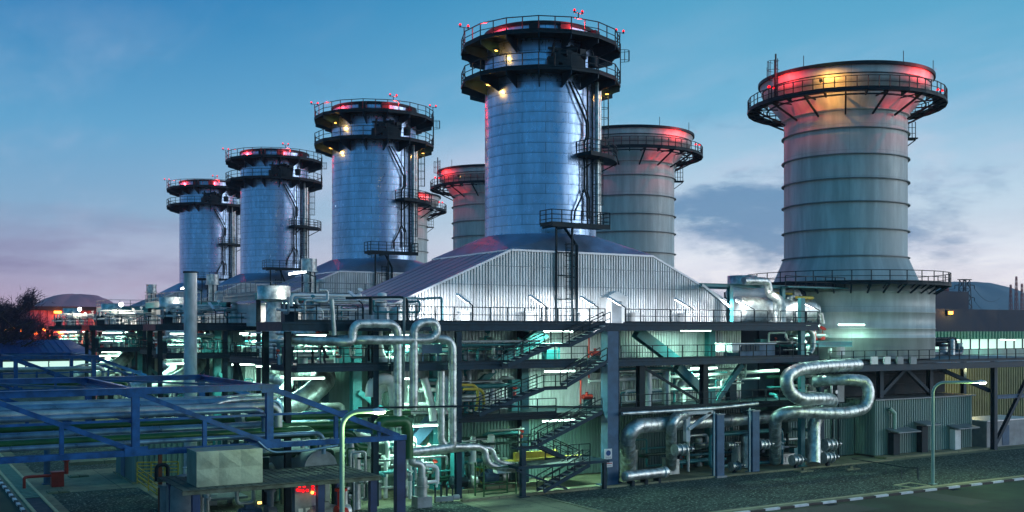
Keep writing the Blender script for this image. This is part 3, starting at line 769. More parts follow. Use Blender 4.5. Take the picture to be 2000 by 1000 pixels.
for k in range(15):
    d_ = ang(k * 24 + 6); mb.beam(BCv + d_ * 9.7 + Vector((0, 0, H + 22.95)), BCv + d_ * 6.3 + Vector((0, 0, H + 21.3)), .16); mb.beam(BCv + d_ * 8.8 + Vector((0, 0, H + 22.9)), BCv + d_ * 7.0 + Vector((0, 0, H + 22.9)), .12)
mb.lathe([(7.85, H + 22.83), (8.0, H + 22.83), (8.0, H + 22.97), (7.85, H + 22.97)], 45, (BC.x, BC.y, 0), close=True, smooth=False); mb.obj('strut_ring', M['dark'], by)
platform(by, 8.85, 10.3, H + 4.55, bc0, 36, 'platform', brk=.9, solid=False, sp=1.7, railh=1.1)
# caged ladder above the rim, whip aerials, small landing on the right side
mb = MB(); o_ = ang(174); p = BCv + o_ * 9.0; ladder(mb, p + Vector((0, 0, H + 23.2)), p + Vector((0, 0, H + 27.3)), o_, cr=.5); mb.obj('caged_ladder', M['dark'], by)
for a in (-165, -100, -62, 160): p = BCv + ang(a) * 8.7; MB().beam(p + Vector((0, 0, H + 25.9)), p + Vector((0, 0, H + 27)), .05).obj('aerial', M['dark'], by)
p = BCv + ang(178) * 9.6; MB().beam(p + Vector((0, 0, H + 23)), p + Vector((0, 0, H + 27.6)), .12).obj('aerial', M['dark'], by)
mb = MB(); o_ = ang(-31); p = BCv + o_ * 6.8; mb.box(p + Vector((0, 0, H + 19.9)), (1.3, 1.2, .12), R(-31)); mb.beam(p + o_ * .6 + Vector((0, 0, H + 19.8)), BCv + o_ * 6.2 + Vector((0, 0, H + 18.9)), .1)
for q in range(4): mb.beam(p + o_ * (.6 - q * .35) + Vector((0, 0, H + 19.9)), p + o_ * (.6 - q * .35) + Vector((0, 0, H + 21.7)), .06)
for z in (20.5, 21.1, 21.7): mb.beam(p + o_ * .6 + Vector((0, 0, H + z)), p - o_ * .5 + Vector((0, 0, H + z)), .05)
mb.obj('small_landing', M['dark'], by)
def PB(a, r, z): return BCv + ang(a) * r + Vector((0, 0, H + z))
for a in (172, -46):
    bcn = MB(); p = PB(a, 9.3, 24.0); bcn.beam(p - Vector((0, 0, .9)), p + Vector((0, 0, .4)), .08); o = bcn.obj('beacon', M['dark'], by)
    for q in (-.35, .35): MB().dome(p + Vector((q, 0, .4)), (0, 0, 1), .16, .24, 10, 4).obj('red_lens', M['redl'], o)
light('POINT', PB(-80, 9.9, 25.5), 900, REDC, parent=by, rad=.2)
light('POINT', PB(-178, 9.9, 25.4), 650, REDC, parent=by, rad=.2)
light('POINT', PB(-148, 9.5, 24.1), 420, (1.0, .42, .07), parent=by, rad=.2)
light('POINT', PB(-150, 7.9, 22.2), 45, (1.0, .42, .07), parent=by, rad=.2)
ml = MB(); ml.box(PB(-152, 9.4, 24.1), (.5, .3, .25), R(30)); o = ml.obj('amber_floodlight', M['dark'], by); MB().box(PB(-152, 9.15, 24.1), (.34, .14, .22), R(30)).obj('lens', M['warm'], o)
cs = per_unit(by, '{o} of the four matt grey bypass stacks with ribbed shaft and flared crown')
for c_ in cs[:2]:
    for ch in list(c_.children):
        if ch.type == 'LIGHT' and ch.data.color[1] > .3: bpy.data.objects.remove(ch)

# base deck carrying the bypass stacks
bd = thing('elevated_deck', '', 'steel structure', (BC.x, 72, 0))
zb = H - 3.1
mb = MB(); mb.bx((73.8, 66.8, zb - .16), (112, 94, zb)); mb.ibeam((73.8, 66.8, zb - .5), (112, 66.8, zb - .5), .25, .62); mb.ibeam((73.8, 93, zb - .5), (112, 93, zb - .5), .25, .62); dk = mb.obj('deck', M['navy'], bd)
MB().rail([(73.8, 66.85, zb), (112, 66.85, zb)], 1.1, 1.5, .035).obj('railing', M['dark'], dk)
for u in (76.2, 84.5, 92, 98.6, 111):
    for v in (67.5, 80, 93):
        if v == 67.5 and u < 95: v = 70.2
        mb = MB(); mb.ibeam((u, v, 5.64 if 83 < u < 95 and v < 93 else 0), (u, v, zb - .2), .5, .5, up=(0, 1, 0), th=.08); mb.obj('column', M['navy'], bd)
for (a, b) in (((84.5, 70.2, 5.9), (88.2, 70.2, zb - .9)), ((92, 70.2, 5.9), (88.3, 70.2, zb - .9)), ((98.6, 67.5, .3), (105, 67.5, zb - 1.2)), ((111, 67.5, 4), (105.2, 67.5, zb - 1.2)), ((98.6, 67.9, 6), (93.0, 69.9, zb - .9))):
    mb = MB(); mb.ibeam(a, b, .35, .35, up=(0, 1, 0)); mb.obj('brace', M['navy'], bd)
mb = MB(); mb.ibeam((98.6, 67.5, 5.4), (112, 67.5, 5.4), .3, .4); mb.obj('beam', M['slate'], bd)
for k, px in enumerate((1708, 1733, 1758, 1784)):
    p = Pv(px, 704, 66.6); MB().bx((p.x - .42, 66.55, p.z - .35), (p.x + .42, 66.75, p.z + .35)).obj('panel', M['white'] if k < 2 else M['grey'], bd)
per_unit(bd, 'long dark railed steel deck on columns under the {o} of the four bypass stacks', (1,))

# ================================================================== LIGHT FITTINGS
nl = [0]
def fluor(a, b, where, e=70, lit=True, parent=None, col=FLU, drop=.14, aim=None):
    a = Vector(a); b = Vector(b); c = (a + b) / 2
    e *= 2.3; t = thing('fluorescent_lamp', where, 'lamp', c, 'long fluorescent lamps on the boiler house frames')
    mb = MB(); mb.beam(a, b, .22, .10); mb.obj('housing', M['white'], t)
    if lit:
        mb = MB(); dz = Vector((0, 0, -.11)); mb.tube([a + dz, b + dz], .075, 8); mb.obj('tube', M['tube'], t)
        L = (b - a).length
        o = light('AREA', c - Vector((0, 0, .22)), e, col, size=L, size_y=.25, parent=t)
        o.rotation_euler = (0, 0, math.atan2((b - a).y, (b - a).x))
    return t
def fl_px(x0, x1, y, v, where, e=70, lit=True): a = Pv(x0, y, v); b = Pv(x1, y, v); b.z = a.z; return fluor(a, b, where, e, lit)
def rep_lamp(t, fmt, ks=(1, 2, 3)): return per_unit(t, fmt, ks)
fl_list = [
 (1062, 1118, 645, 70.2, 'lit long lamp under upper deck left of the top stairs, {o} unit', 260),
 (1330, 1388, 643, 70.2, 'lit long lamp under upper deck right of tall column, {o} unit', 260),
 (1232, 1272, 643, 69.2, 'unlit long lamp under upper deck beside tall column, {o} unit', 0),
 (960, 1005, 645, 69.8, 'dim long lamp under the upper deck above the diagonal brace, {o} unit', 0),
 (1440, 1490, 640, 69.2, 'unlit long lamp under the upper deck near its right end, {o} unit', 0),
 (1064, 1122, 723, 70.2, 'lit long lamp under the middle deck behind the stairs, {o} unit', 240),
 (1350, 1400, 717, 70.2, 'lit long lamp under the middle deck beside the diagonal brace, {o} unit', 200),
 (1060, 1122, 820, 70.2, 'lit long lamp under the lower deck behind the long stair flight, {o} unit', 260),
 (800, 856, 830, 70.0, 'lit long lamp over the blue diagonal plate at ground level, {o} unit', 220),
 (762, 850, 652, 70.4, 'lit long lamp between the looped pipes under the upper deck, {o} unit', 330),
 (742, 800, 738, 70.4, 'lit long lamp behind the white elbows under the middle deck, {o} unit', 200),
]
for x0, x1, y, v, wh, e in fl_list:
    per_unit(fl_px(x0, x1, y, v, '', e, e > 0), wh, (1,) if e else ())
for i, (u, v, z, e) in enumerate([(26.5, 71.5, H - .35, 150), (32, 85, H - .35, 150), (32, 91, H - .35, 110), (27.5, 78, ZM - .55, 150), (28.5, 87, ZM - .55, 120), (26, 71, ZM - .9, 120), (28.2, 80.5, ZM - .5, 130)]):
    names = ['under the left end of the upper deck', 'under the side deck at its middle', 'under the side deck at its back', 'below the middle side deck at its front', 'below the middle side deck at its back', 'below the end of the middle deck', 'added to light the big silver duct bend']  # the last lamp is added to brighten the duct
    per_unit(fluor(*(((u - 1.2, v, z), (u + 1.2, v, z)) if u != 32 else ((u, v - 1.2, z), (u, v + 1.2, z))), '', e), 'short lit lamp ' + names[i] + ', {o} unit')
# pole lamps along the upper deck, arms leaning towards the hood
def pole_lamp(px, lit, e=260):
    p = Pv(px, 620, VF + .25); x = p.x; v = VF + .25
    t = thing('deck_lamp', '', 'lamp', (x, v, DZ), 'tilted arm lamps along the upper decks')
    a = Vector((x, v, DZ)); b = Vector((x, v, H + 1.75)); c = Vector((x, v + 2.4, H + 2.7))
    MB().tube([a, b, b.lerp(c, .35)], .05, 8).box(a + Vector((0, 0, .04)), (.3, .3, .08)).obj('pole', M['dark'], t)
    MB().beam(b.lerp(c, .25), c, .26, .1).obj('housing', M['white'], t)
    if lit:
        m_ = MB(); m_.beam(b.lerp(c, .3) - Vector((0, 0, .09)), c.lerp(b, .05) - Vector((0, 0, .09)), .13, .05); m_.obj('tube', M['tubew'], t)
        o = light('AREA', b.lerp(c, .65) - Vector((0, -.05, .18)), e, COOL, size=.22, size_y=1.7, parent=t)
        dr = (c - b).normalized(); zax = Vector((0, -.85, .52)).normalized(); zax = (zax - dr * zax.dot(dr)).normalized(); xax = dr.cross(zax)
        o.rotation_euler = Matrix((xax, dr, zax)).transposed().to_euler()
    return t
names = ['at the glowing left foot of the hood', 'left of the hood ladder', 'just right of the hood ladder', 'beside the small white porch', 'between the porch and the right slope', 'at the right foot of the hood']
for i, (px, lit, e) in enumerate(((923, 1, 560), (1067, 1, 130), (1168, 1, 520), (1222, 1, 260), (1353, 1, 150), (1473, 1, 560))):
    per_unit(pole_lamp(px, lit, e), 'tilted arm lamp ' + names[i] + ', {o} boiler house')
# wall-grazing light from a second tube at the left deck corner, as on the far units
t = pole_lamp(708, 0); per_unit(t, 'tilted arm lamp left of the hood, {o} boiler house')
# street lamps
def street_lamp(p, h, reach, label, w0=.13, lit=True):
    t = thing('street_lamp', label, 'street lamp', p); p = Vector(p)
    d_ = Vector((RU, RV, 0))
    pts = [p, p + Vector((0, 0, h * .55)), p + Vector((0, 0, h - .9))]
    for k in range(1, 8):
        a = k / 7 * PI / 2; pts.append(p + Vector((0, 0, h - .9 + .9 * math.sin(a))) + d_ * (1.0 * (1 - math.cos(a))))
    pts.append(pts[-1] + d_ * (reach - 1.0))
    mb = MB(); mb.cyl(p, p + Vector((0, 0, h * .55)), w0 * 1.25, w0, 12); mb.tube(pts[1:], w0, 12); mb.box(p + Vector((0, 0, .03)), (.5, .5, .06)); mb.obj('pole', M['lpole'], t)
    q = pts[-1]; m_ = MB(); m_.dome(q + d_ * .35, (0, 0, 1), .34, .16, 12, 3); m_.cyl(q - d_ * .05, q + d_ * .3, .12, .2, 10); m_.obj('lamp_head', M['white'], t)
    m_ = MB(); m_.dome(q + d_ * .35 - Vector((0, 0, .01)), (0, 0, -1), .33, .16, 12, 4); m_.obj('lens', M['lamp'], t)
    light('POINT', q + d_ * .35 - Vector((0, 0, .45)), 900, (.72, 1, .42), parent=t, rad=.25)
M['lpole'] = mat('lamp_post_paint', (.30, .44, .38), .5, .1, .15, 1)
a = PZ(668, 803, 56); street_lamp((a.x, a.y, 0), a.z, 1.65, 'near pale green street lamp in front of the blue truss')
a = Pz(1822, 946); b_ = PZ(1822, 747, 84.2); street_lamp((a.x, a.y, .02), b_.z, 3.6, 'pale green street lamp on the gravel beside the striped kerb', .11)

# ================================================================== VENT SILENCERS AND BIG PIPES
def silencer(c, r, z0, zs, z1, rs, label, m='alu'):
    c = Vector((c[0], c[1], 0)); t = thing('vent_silencer', label, 'silencer', (c.x, c.y, z0), 'vent silencers with a wide drum on top')
    MB().cyl(c + Vector((0, 0, z0)), c + Vector((0, 0, zs)), rs, n=24).cyl(c + Vector((0, 0, zs * .6 + z0 * .4)), c + Vector((0, 0, zs * .6 + z0 * .4 + .1)), rs + .06, n=24).obj('stem', M[m], t)
    mb = MB(); mb.cyl(c + Vector((0, 0, zs - .25)), c + Vector((0, 0, zs)), rs, r, 28, cap=False); mb.lathe([(r, zs), (r, z1), (r - .06, z1), (r - .08, z1 - .3), (.05, z1 - .3)], 28, c); mb.lathe([(r - .05, zs - .05), (r + .05, zs - .05), (r + .05, zs + .06), (r - .05, zs + .06)], 28, c, close=True); mb.obj('drum', M[m], t)
    return t
s_ = silencer((29.6, 89.3), 1.42, ZM, H + 2.6, H + 3.75, .72, ''); per_unit(s_, 'tall silver vent silencer with wide drum, at the left end of the {o} unit')
def mast_lamp(u, v, e):
    t = thing('mast_lamp', '', 'lamp', (u, v, ZM), 'mast lamps beside the silencers')
    MB().beam((u, v, ZM), (u, v, H + 4.6), .14).beam((u, v, H + 4.5), (u - 1.0, v, H + 4.9), .1).obj('pole', M['dark'], t)
    MB().beam((u - 2.4, v, H + 4.75), (u - .8, v, H + 5.0), .26, .12).obj('housing', M['white'], t); MB().beam((u - 2.35, v, H + 4.64), (u - .85, v, H + 4.88), .16, .06).obj('tube', M['tubew'], t)
    light('POINT', (u - 1.8, v - .2, H + 4.2), e, (1, .97, .85), parent=t, rad=.3); return t
per_unit(mast_lamp(32.3, 86.5, 700), 'mast lamp with a tilted tube beside the vent silencer of the {o} unit', (1,))
def pipe(pts, r, label, m='alu', bend=None, name='lagged_pipe', band=1.0, n=12, group=None, cat='pipe', br=.02, ends=True):
    mb = MB(); mb.pipe(pts, r, n, bend or r * 2.2, band, br=br, bw=.06) if band else mb.tube(pts, r, n, bend or r * 2.2)
    return solo(mb, name, M[m], label, cat, group)
bp = pipe([(29.6, 89.3, ZM + .6), (29.6, 89.3, H - 3.4), (29.7, 77.3, H - 3.4), (28.9, 75.4, H - 4.0), (26.4, 74.6, H - 5.6), (22.0, 74.4, H - 6.2)], .80, '', bend=2.0, band=.9, n=20, br=.03)
per_unit(bp, 'big silver pipe bending down to the pipe bridge from the {o} silencer')
bp = pipe([(27.4, 84, H - 3.9), (27.4, 78.5, H - 4.2), (24, 76.2, H - 6)], .42, '', bend=1.2, m='alu2'); per_unit(bp, 'second dull pipe beside the big silver bend of the {o} unit')
# small stub silencer on an elevated frame behind each hood
def roof_vent(u, v, z0):
    t = thing('roof_vent', '', 'silencer', (u, v, z0), 'small vents on the elevated rear frames'); c = Vector((u, v, 0))
    MB().cyl(c + Vector((0, 0, z0)), c + Vector((0, 0, z0 + 2.6)), .55, n=18).obj('stem', M['alu2'], t)
    MB().cyl(c + Vector((0, 0, z0 + 2.6)), c + Vector((0, 0, z0 + 3.9)), .82, n=18).cyl(c + Vector((0, 0, z0 + 2.5)), c + Vector((0, 0, z0 + 2.65)), .95, n=18).obj('drum', M['alu'], t)
    mb = MB()
    for a in (20, 140, 260): p = c + ang(a) * .75; mb.beam(p + Vector((0, 0, z0)), p + Vector((0, 0, z0 + 2.6)), .12)
    mb.beam(c + ang(20) * .75 + Vector((0, 0, z0 + 1.3)), c + ang(140) * .75 + Vector((0, 0, z0 + 1.3)), .09); mb.beam(c + ang(260) * .75 + Vector((0, 0, z0 + 1.3)), c + ang(140) * .75 + Vector((0, 0, z0 + 1.31)), .09)
    mb.beam(c + ang(20) * .75 + Vector((0, 0, z0 + 1.3)), c + ang(260) * .75 + Vector((0, 0, z0 + 1.29)), .09)
    mb.obj('bracket', M['dark'], t); return t
rear = thing('rear_equipment_frame', '', 'steel structure', (40, 105, H))
RZ = H + 3.6
mb = MB(); mb.bx((31, 99, RZ - .3), (52, 110, RZ - .1)); mb.ibeam((31, 99, RZ - .55), (52, 99, RZ - .55), .2, .5); mb.ibeam((31, 99, RZ - .55), (31, 110, RZ - .55), .2, .5); dk = mb.obj('deck', M['teal'], rear)
MB().rail([(31, 110, RZ - .1), (31, 99.05, RZ - .1), (52, 99.05, RZ - .1)], 1.1, 1.6, .035).obj('railing', M['grey'], dk)
for u in (31.4, 38, 45, 51.5):
    for v in (99.4, 109.5): MB().ibeam((u, v, 0), (u, v, RZ - .3), .35, .35, up=(0, 1, 0)).obj('column', M['dark'], rear)
MB().bx((32, 101, H + .3), (46, 109, H + 2.6)).obj('wall_panel', M['trim'], rear)
for a, b in (((31.4, 99.4, H), (38, 99.4, RZ - .5)), ((45, 99.4, RZ - .5), (51.5, 99.4, H))): MB().ibeam(a, b, .18, .18, up=(0, 1, 0)).obj('brace', M['dark'], rear)
per_unit(rear, 'railed teal steel frame with pipework, behind the hood of the {o} unit', (1, 2))
per_unit(roof_vent(38.9, 106, RZ - .1), 'small silver vent standing on the rear frame of the {o} unit', (1, 2))
for k_, (u, v) in enumerate(((36, 102), (44, 103), (49, 104))):
    per_unit(pipe([(u, v, H + .6), (u, v, H + 2.9), (u + 2.4, v + .5, H + 2.9), (u + 2.4, v + .5, RZ + 1.3), (u + 3.2, v + .5, RZ + 1.3)], .22, '', bend=.5), ['left', 'middle', 'right'][k_] + ' thin bent pipe on the rear frame of the {o} unit', (1, 2))
for u, v in ((34, 98.5), (47, 98.5)):
    per_unit(fluor((u - 1, v, RZ - 1.0), (u + 1, v, RZ - 1.0), '', 200, col=(1, .93, .78)), ('left' if u < 40 else 'right') + ' lamp below the rear frame of the {o} unit', (1, 2))
# bright floodlight ball over the side deck of the far units
def flood(p, label, e=500, col=(1, .9, .7)):
    p = Vector(p); t = thing('floodlight', label, 'floodlight', p, 'bright round floodlights over the side decks')
    MB().tube([p, p + Vector((0, 0, 2.6))], .06, 8).box(p + Vector((0, 0, .04)), (.3, .3, .08)).obj('pole', M['dark'], t)
    mb = MB(); mb.cyl(p + Vector((0, .25, 2.75)), p + Vector((0, -.05, 2.75)), .15, .3, 14); mb.obj('lamp_head', M['grey'], t)
    MB().dome(p + Vector((0, -.06, 2.75)), (0, -1, 0), .28, .16, 14, 4).obj('lens', M['tubew'], t)
    light('POINT', p + Vector((-.3, -.9, 2.9)), e, col, parent=t, rad=.4); return t
f_ = flood((27.6, 71.5 + 2 * PITCH, DZ), 'bright white floodlight over the left deck end of the third unit')
copies(f_, [(0.6, PITCH, 0)], ['bright white floodlight over the left deck end of the farthest unit'])

# ================================================================== PROCESS PIPEWORK CLUSTERS (many runs, valves, vessels)
def cluster(lo, hi, seed, n, label, mats=('alu', 'white', 'alu2', 'teal'), rr=(.07, .22), name='process_pipework', axes=(0, 1, 2), nv=4):
    random.seed(seed); lo = Vector(lo); hi = Vector(hi); t = thing(name, label, 'pipework', ((lo.x + hi.x) / 2, (lo.y + hi.y) / 2, lo.z))
    def rp(): return Vector([random.uniform(a, b) for a, b in zip(lo, hi)])
    for i in range(n):
        p = rp(); p.z = lo.z if random.random() < .5 else p.z; pts = [p.copy()]; ax = 2 if p.z == lo.z else random.choice((0, 1))
        for k in range(random.randint(3, 5)):
            q = pts[-1].copy(); tgt = random.uniform(lo[ax], hi[ax])
            if abs(tgt - q[ax]) < .6: tgt = q[ax] + (.8 if q[ax] < (lo[ax] + hi[ax]) / 2 else -.8)
            q[ax] = tgt; pts.append(q); ax = random.choice([a for a in (0, 0, 1, 2) if a != ax])
        r = random.uniform(*rr); mb = MB(); mb.pipe(pts, r, 10, r * 2.5, 1.3, br=.02, bw=.08)
        o = mb.obj('pipe_run', M[random.choice(mats)], t)
        if random.random() < .6:
            j = random.randrange(len(pts) - 1); c = (pts[j] + pts[j + 1]) / 2
            v_ = MB(); v_.cyl(c - Vector((0, 0, r * 1.6)), c + Vector((0, 0, r * 1.6)), r * 1.5, n=10); v_.cyl(c, c + Vector((0, -.1, r * 4)), .035, n=6); v_.cyl(c + Vector((0, -.1, r * 4)), c + Vector((0, -.13, r * 4 + .04)), r * 1.7, n=12)
            v_.obj('valve', M[random.choice(('red', 'teal', 'grey', 'white'))], o)
    for i in range(nv):
        p = rp(); p.z = lo.z; h = random.uniform(.45, .9) * (hi.z - lo.z); w_ = random.uniform(.25, .5)
        if random.random() < .5:
            mb = MB(); mb.cyl(p, p + Vector((0, 0, h)), w_, n=16); mb.dome(p + Vector((0, 0, h)), (0, 0, 1), w_, w_ * .5, 16); mb.obj('vessel', M[random.choice(('alu', 'white', 'alu2'))], t)
        else:
            mb = MB(); mb.box(p + Vector((0, 0, h * .4)), (w_ * 2, w_ * 1.6, h * .8)); mb.box(p + Vector((0, 0, h * .8 + .04)), (w_ * 2.2, w_ * 1.8, .07)); mb.obj('cabinet', M[random.choice(('white', 'grey', 'teal', 'navy'))], t)
    return t
cl = cluster((27.5, V0 + .8, ZM), (32, 92, H - .3), 11, 12, ''); per_unit(cl, 'tangle of silver pipes and valves on the middle side deck of the {o} unit')
cl = cluster((24, VF + 1.2, DZ), (32, V0 - .3, DZ + 2.4), 5, 7, '', nv=4, rr=(.06, .16)); per_unit(cl, 'low pipes and cabinets on the left end of the upper deck, {o} unit')
cl = cluster((27.5, 79, 1), (33, 92, 6.6), 23, 12, '', rr=(.1, .3), mats=('alu', 'alu2', 'darkpipe', 'teal', 'white')); per_unit(cl, 'tangle of pipes below the middle side deck of the {o} unit')
cl = cluster((31.5, 70.2, ZM), (42.5, 73.0, H - .5), 31, 8, '', rr=(.06, .16)); per_unit(cl, 'white pipes and cabinets on the middle deck behind the looped pipes, {o} unit', (1,))
cl = cluster((33, 70.4, .1), (45, 73.2, ZL - .8), 41, 10, '', rr=(.07, .2), mats=('darkpipe', 'teal', 'alu2', 'yellow'), nv=5); per_unit(cl, 'dim pumps and pipes at ground level left of the stairs, {o} unit', (1,))
cl = cluster((32, 70.3, ZL), (44, 73.0, ZM - .6), 47, 11, '', rr=(.07, .2)); per_unit(cl, 'bright pipes and vessels on the lower deck left of the stairs, {o} unit', (1,))
cl = cluster((52.5, 69.8, ZL), (70, 73.0, ZM - .6), 53, 9, '', rr=(.05, .14), nv=4); per_unit(cl, 'small pipes on the lower deck right of the tall column, {o} unit', (1,))
cluster((70.5, 70, DZ), (77, 76, DZ + 3.0), 61, 15, 'dense brightly lit valves and pipes right of the nearest hood', rr=(.06, .17), nv=4, mats=('white', 'alu', 'teal', 'yellow'))
cluster((72.5, 69.5, ZM), (79, 75, H - .3), 67, 11, 'pipes and elbows below the steam drum beside the teal column', rr=(.07, .2), nv=3)
cluster((71, 69.5, ZL - .5), (80, 74, ZM - .6), 71, 12, 'dim pipe tangle behind the big silver S bend', rr=(.07, .2), nv=2, mats=('alu', 'darkpipe', 'teal', 'alu2'))
cluster((52.5, 69.5, .1), (76, 73.0, 3.4), 73, 12, 'low valves and thin pipes behind the square teal pillars', rr=(.06, .16), nv=7, mats=('darkpipe', 'alu2', 'grey', 'teal'))
cluster((101, 78, zb + .1), (112, 92, zb + 2.2), 79, 8, 'dark equipment on the elevated deck right of the nearest bypass stack', rr=(.1, .3), nv=8, mats=('dark', 'navy', 'grey'))

cl = cluster((23.6, VF + .6, ZM), (30.5, V0 - .4, H - .5), 103, 12, '', rr=(.05, .14), nv=4); per_unit(cl, 'thin pipes and vessels on the left end of the middle deck, {o} unit')
cl = cluster((24.2, VF + .8, DZ), (36, V0 - .3, DZ + 1.9), 107, 9, '', rr=(.04, .1), nv=4, mats=('white', 'alu', 'teal', 'grey')); per_unit(cl, 'small pale pipes and boxes on the upper deck left of the hood, {o} unit')
cl = cluster((36, 69.5, ZM), (49, 72.9, ZM + 1.8), 109, 8, '', rr=(.04, .1), nv=4, mats=('white', 'alu2', 'teal', 'grey')); per_unit(cl, 'knee high pipes on the middle deck behind the stairs, {o} unit', (1,))
cl = cluster((30, 68.6, .1), (36, 73, 4.8), 113, 12, '', rr=(.05, .16), nv=5, mats=('white', 'alu2', 'teal', 'alu')); per_unit(cl, 'bright ground level pipes behind the silver valve assembly, {o} unit', (1,))
# ================================================================== FRONT PIPES (left of the stairs)
v1 = 66.9
def Q(pts, v=v1): return [Pv(x, y, v if len(p) < 3 else p[2]) for p in pts for x, y in [p[:2]]]
pipe(Q([(560, 662, 69), (672, 668), (688, 668), (690, 632), (777, 632), (777, 800), (777, 835)]), .30, 'silver pipe rising, looping left over a step and running behind the deck', bend=.8, band=.9)
pipe(Q([(808, 800), (808, 632), (850, 628), (855, 652), (838, 664), (700, 664), (640, 662, 69)], 66.7), .31, 'silver pipe with the rounded loop at its top, second riser', bend=.75, band=.9)
pipe(Q([(800, 660, 67.6), (884, 662, 67.2), (884, 872, 67.2), (872, 874, 67.2), (800, 883, 67.0), (789, 884, 67.0)]), .30, 'silver pipe turning down at the right of the loops and then left low down', bend=.8, band=.9)
pipe(Q([(862, 725, 67.3), (862, 868, 67.3), (885, 873, 67.3), (935, 872, 67.6), (948, 880, 67.6), (950, 905, 67.6), (975, 914, 67.6), (1008, 916, 67.6)]), .26, 'bright silver pipe stepping down over the green stand', bend=.7, band=.8)
pipe(Q([(800, 888, 67.9), (930, 874, 67.9), (962, 876, 67.9), (966, 898, 67.9), (985, 906, 67.9), (1010, 908, 67.9)]), .20, 'thinner bright pipe stepping down beside the first one', bend=.6, band=.8)
pipe(Q([(790, 580, 67.4), (787, 800, 67.4)]), .10, 'thin grey vertical pipe beside the left riser', m='grey', band=0)
pipe(Q([(648, 585, 67.4), (653, 655, 67.4)]), .16, 'short pale vertical pipe on the upper deck left of the hood', m='alu2', band=0)
pipe(Q([(676, 582, 67.5), (782, 580, 67.5), (795, 584, 67.5), (796, 628, 67.5)]), .09, 'thin dark handrail-like pipe arching above the upper deck', m='dark', band=0)
pipe(Q([(724, 615, 67.2), (724, 580, 67.2)]), .13, 'dark short post on the upper deck left of the hood', m='dark', band=0, name='post', cat='post')
pipe(Q([(738, 640, 70), (738, 668, 70), (742, 690, 70), (748, 704, 70), (775, 706, 70)]), .34, 'fat white pipe elbow standing on the middle deck', m='white', bend=.7)
pipe(Q([(724, 775, 68.6), (726, 745, 68.6), (765, 736, 68.6), (772, 790, 68.6)]), .40, 'large white pipe arch below the middle deck', m='white', bend=.9)
pipe(Q([(737, 790, 69.2), (739, 760, 69.2), (768, 752, 69.2), (768, 800, 69.2)]), .30, 'smaller white pipe arch under the large one', m='white', bend=.7)
pipe(Q([(828, 738, 69.4), (843, 790, 69.4), (846, 822, 69.4)]), .28, 'slanting white pipe between the risers and the navy column', m='white')
pipe(Q([(858, 800, 69), (858, 745, 69), (870, 736, 69), (880, 800, 69)]), .26, 'white inverted U pipe right of the navy column', m='white', bend=.5)
for x0, x1, y, k in ((888, 943, 752, 'larger'), (905, 955, 760, 'smaller')):
    pipe(Q([(x0, y, 69.2), (x1 - 12, y, 69.2), (x1 - 9, y + 25, 69.2), (x1 - 14, y + 55, 69.2)]), .11, k + ' yellow pipe hoop on the lower deck left of the stairs', m='yellow', band=0, bend=.5)
pipe(Q([(700, 797, 66.4), (930, 793, 66.4), (1176, 795, 66.4)]), .07, 'long dark horizontal pipe across the front at lower deck height', m='dark', band=0)
pipe(Q([(740, 848, 66.8), (740, 824, 66.8), (792, 822, 66.8), (796, 840, 66.8), (796, 895, 66.8)]), .42, 'fat dark green pipe turning down beside the truss end', m='green', bend=1.0, band=0)
pipe(Q([(480, 816, 69), (640, 812, 69), (800, 806, 69)]), .24, 'dark green pipe running left below the lower deck', m='green', band=0)
pipe(Q([(512, 832, 68.4), (700, 830, 68.4), (742, 832, 68.4)]), .28, 'dark green pipe under the blue truss, upper one', m='green', band=0)
pipe(Q([(512, 850, 68.0), (672, 845, 68.0), (690, 850, 68.0), (692, 872, 68.0), (715, 875, 68.0)]), .28, 'dark green pipe under the blue truss with a hook end', m='green', bend=.6, band=0)
# stand, valves, vessels at ground level left of the stairs
def pump_set(p, s, label, m='grey', m2='alu', seed=0):
    p = Vector(p); t = thing('pump_set', label, 'pump', p)
    MB().box(p + Vector((0, 0, .12 * s)), (1.8 * s, 1.0 * s, .24 * s)).obj('plinth', M['concrete'], t)
    mb = MB(); mb.cyl(p + Vector((-.8 * s, 0, .65 * s)), p + Vector((.1 * s, 0, .65 * s)), .36 * s, n=16); mb.dome(p + Vector((-.8 * s, 0, .65 * s)), (-1, 0, 0), .36 * s, .15 * s, 16); mb.box(p + Vector((-.4 * s, 0, 1.05 * s)), (.4 * s, .3 * s, .2 * s))
    for k in range(8): a = k * PI / 4; mb.box(p + Vector((-.4 * s, math.cos(a) * .37 * s, .65 * s + math.sin(a) * .37 * s)), (.7 * s, .04 * s, .04 * s))
    mb.obj('motor', M[m], t)
    mb = MB(); mb.cyl(p + Vector((.1 * s, 0, .65 * s)), p + Vector((.35 * s, 0, .65 * s)), .12 * s, n=10); mb.cyl(p + Vector((.35 * s, 0, .65 * s)), p + Vector((.8 * s, 0, .65 * s)), .42 * s, .30 * s, n=16); mb.cyl(p + Vector((.55 * s, 0, .9 * s)), p + Vector((.55 * s, 0, 1.7 * s)), .16 * s, n=12); mb.cyl(p + Vector((.55 * s, 0, 1.65 * s)), p + Vector((.55 * s, 0, 1.75 * s)), .27 * s, n=12)
    mb.obj('pump_casing', M[m2], t); return t
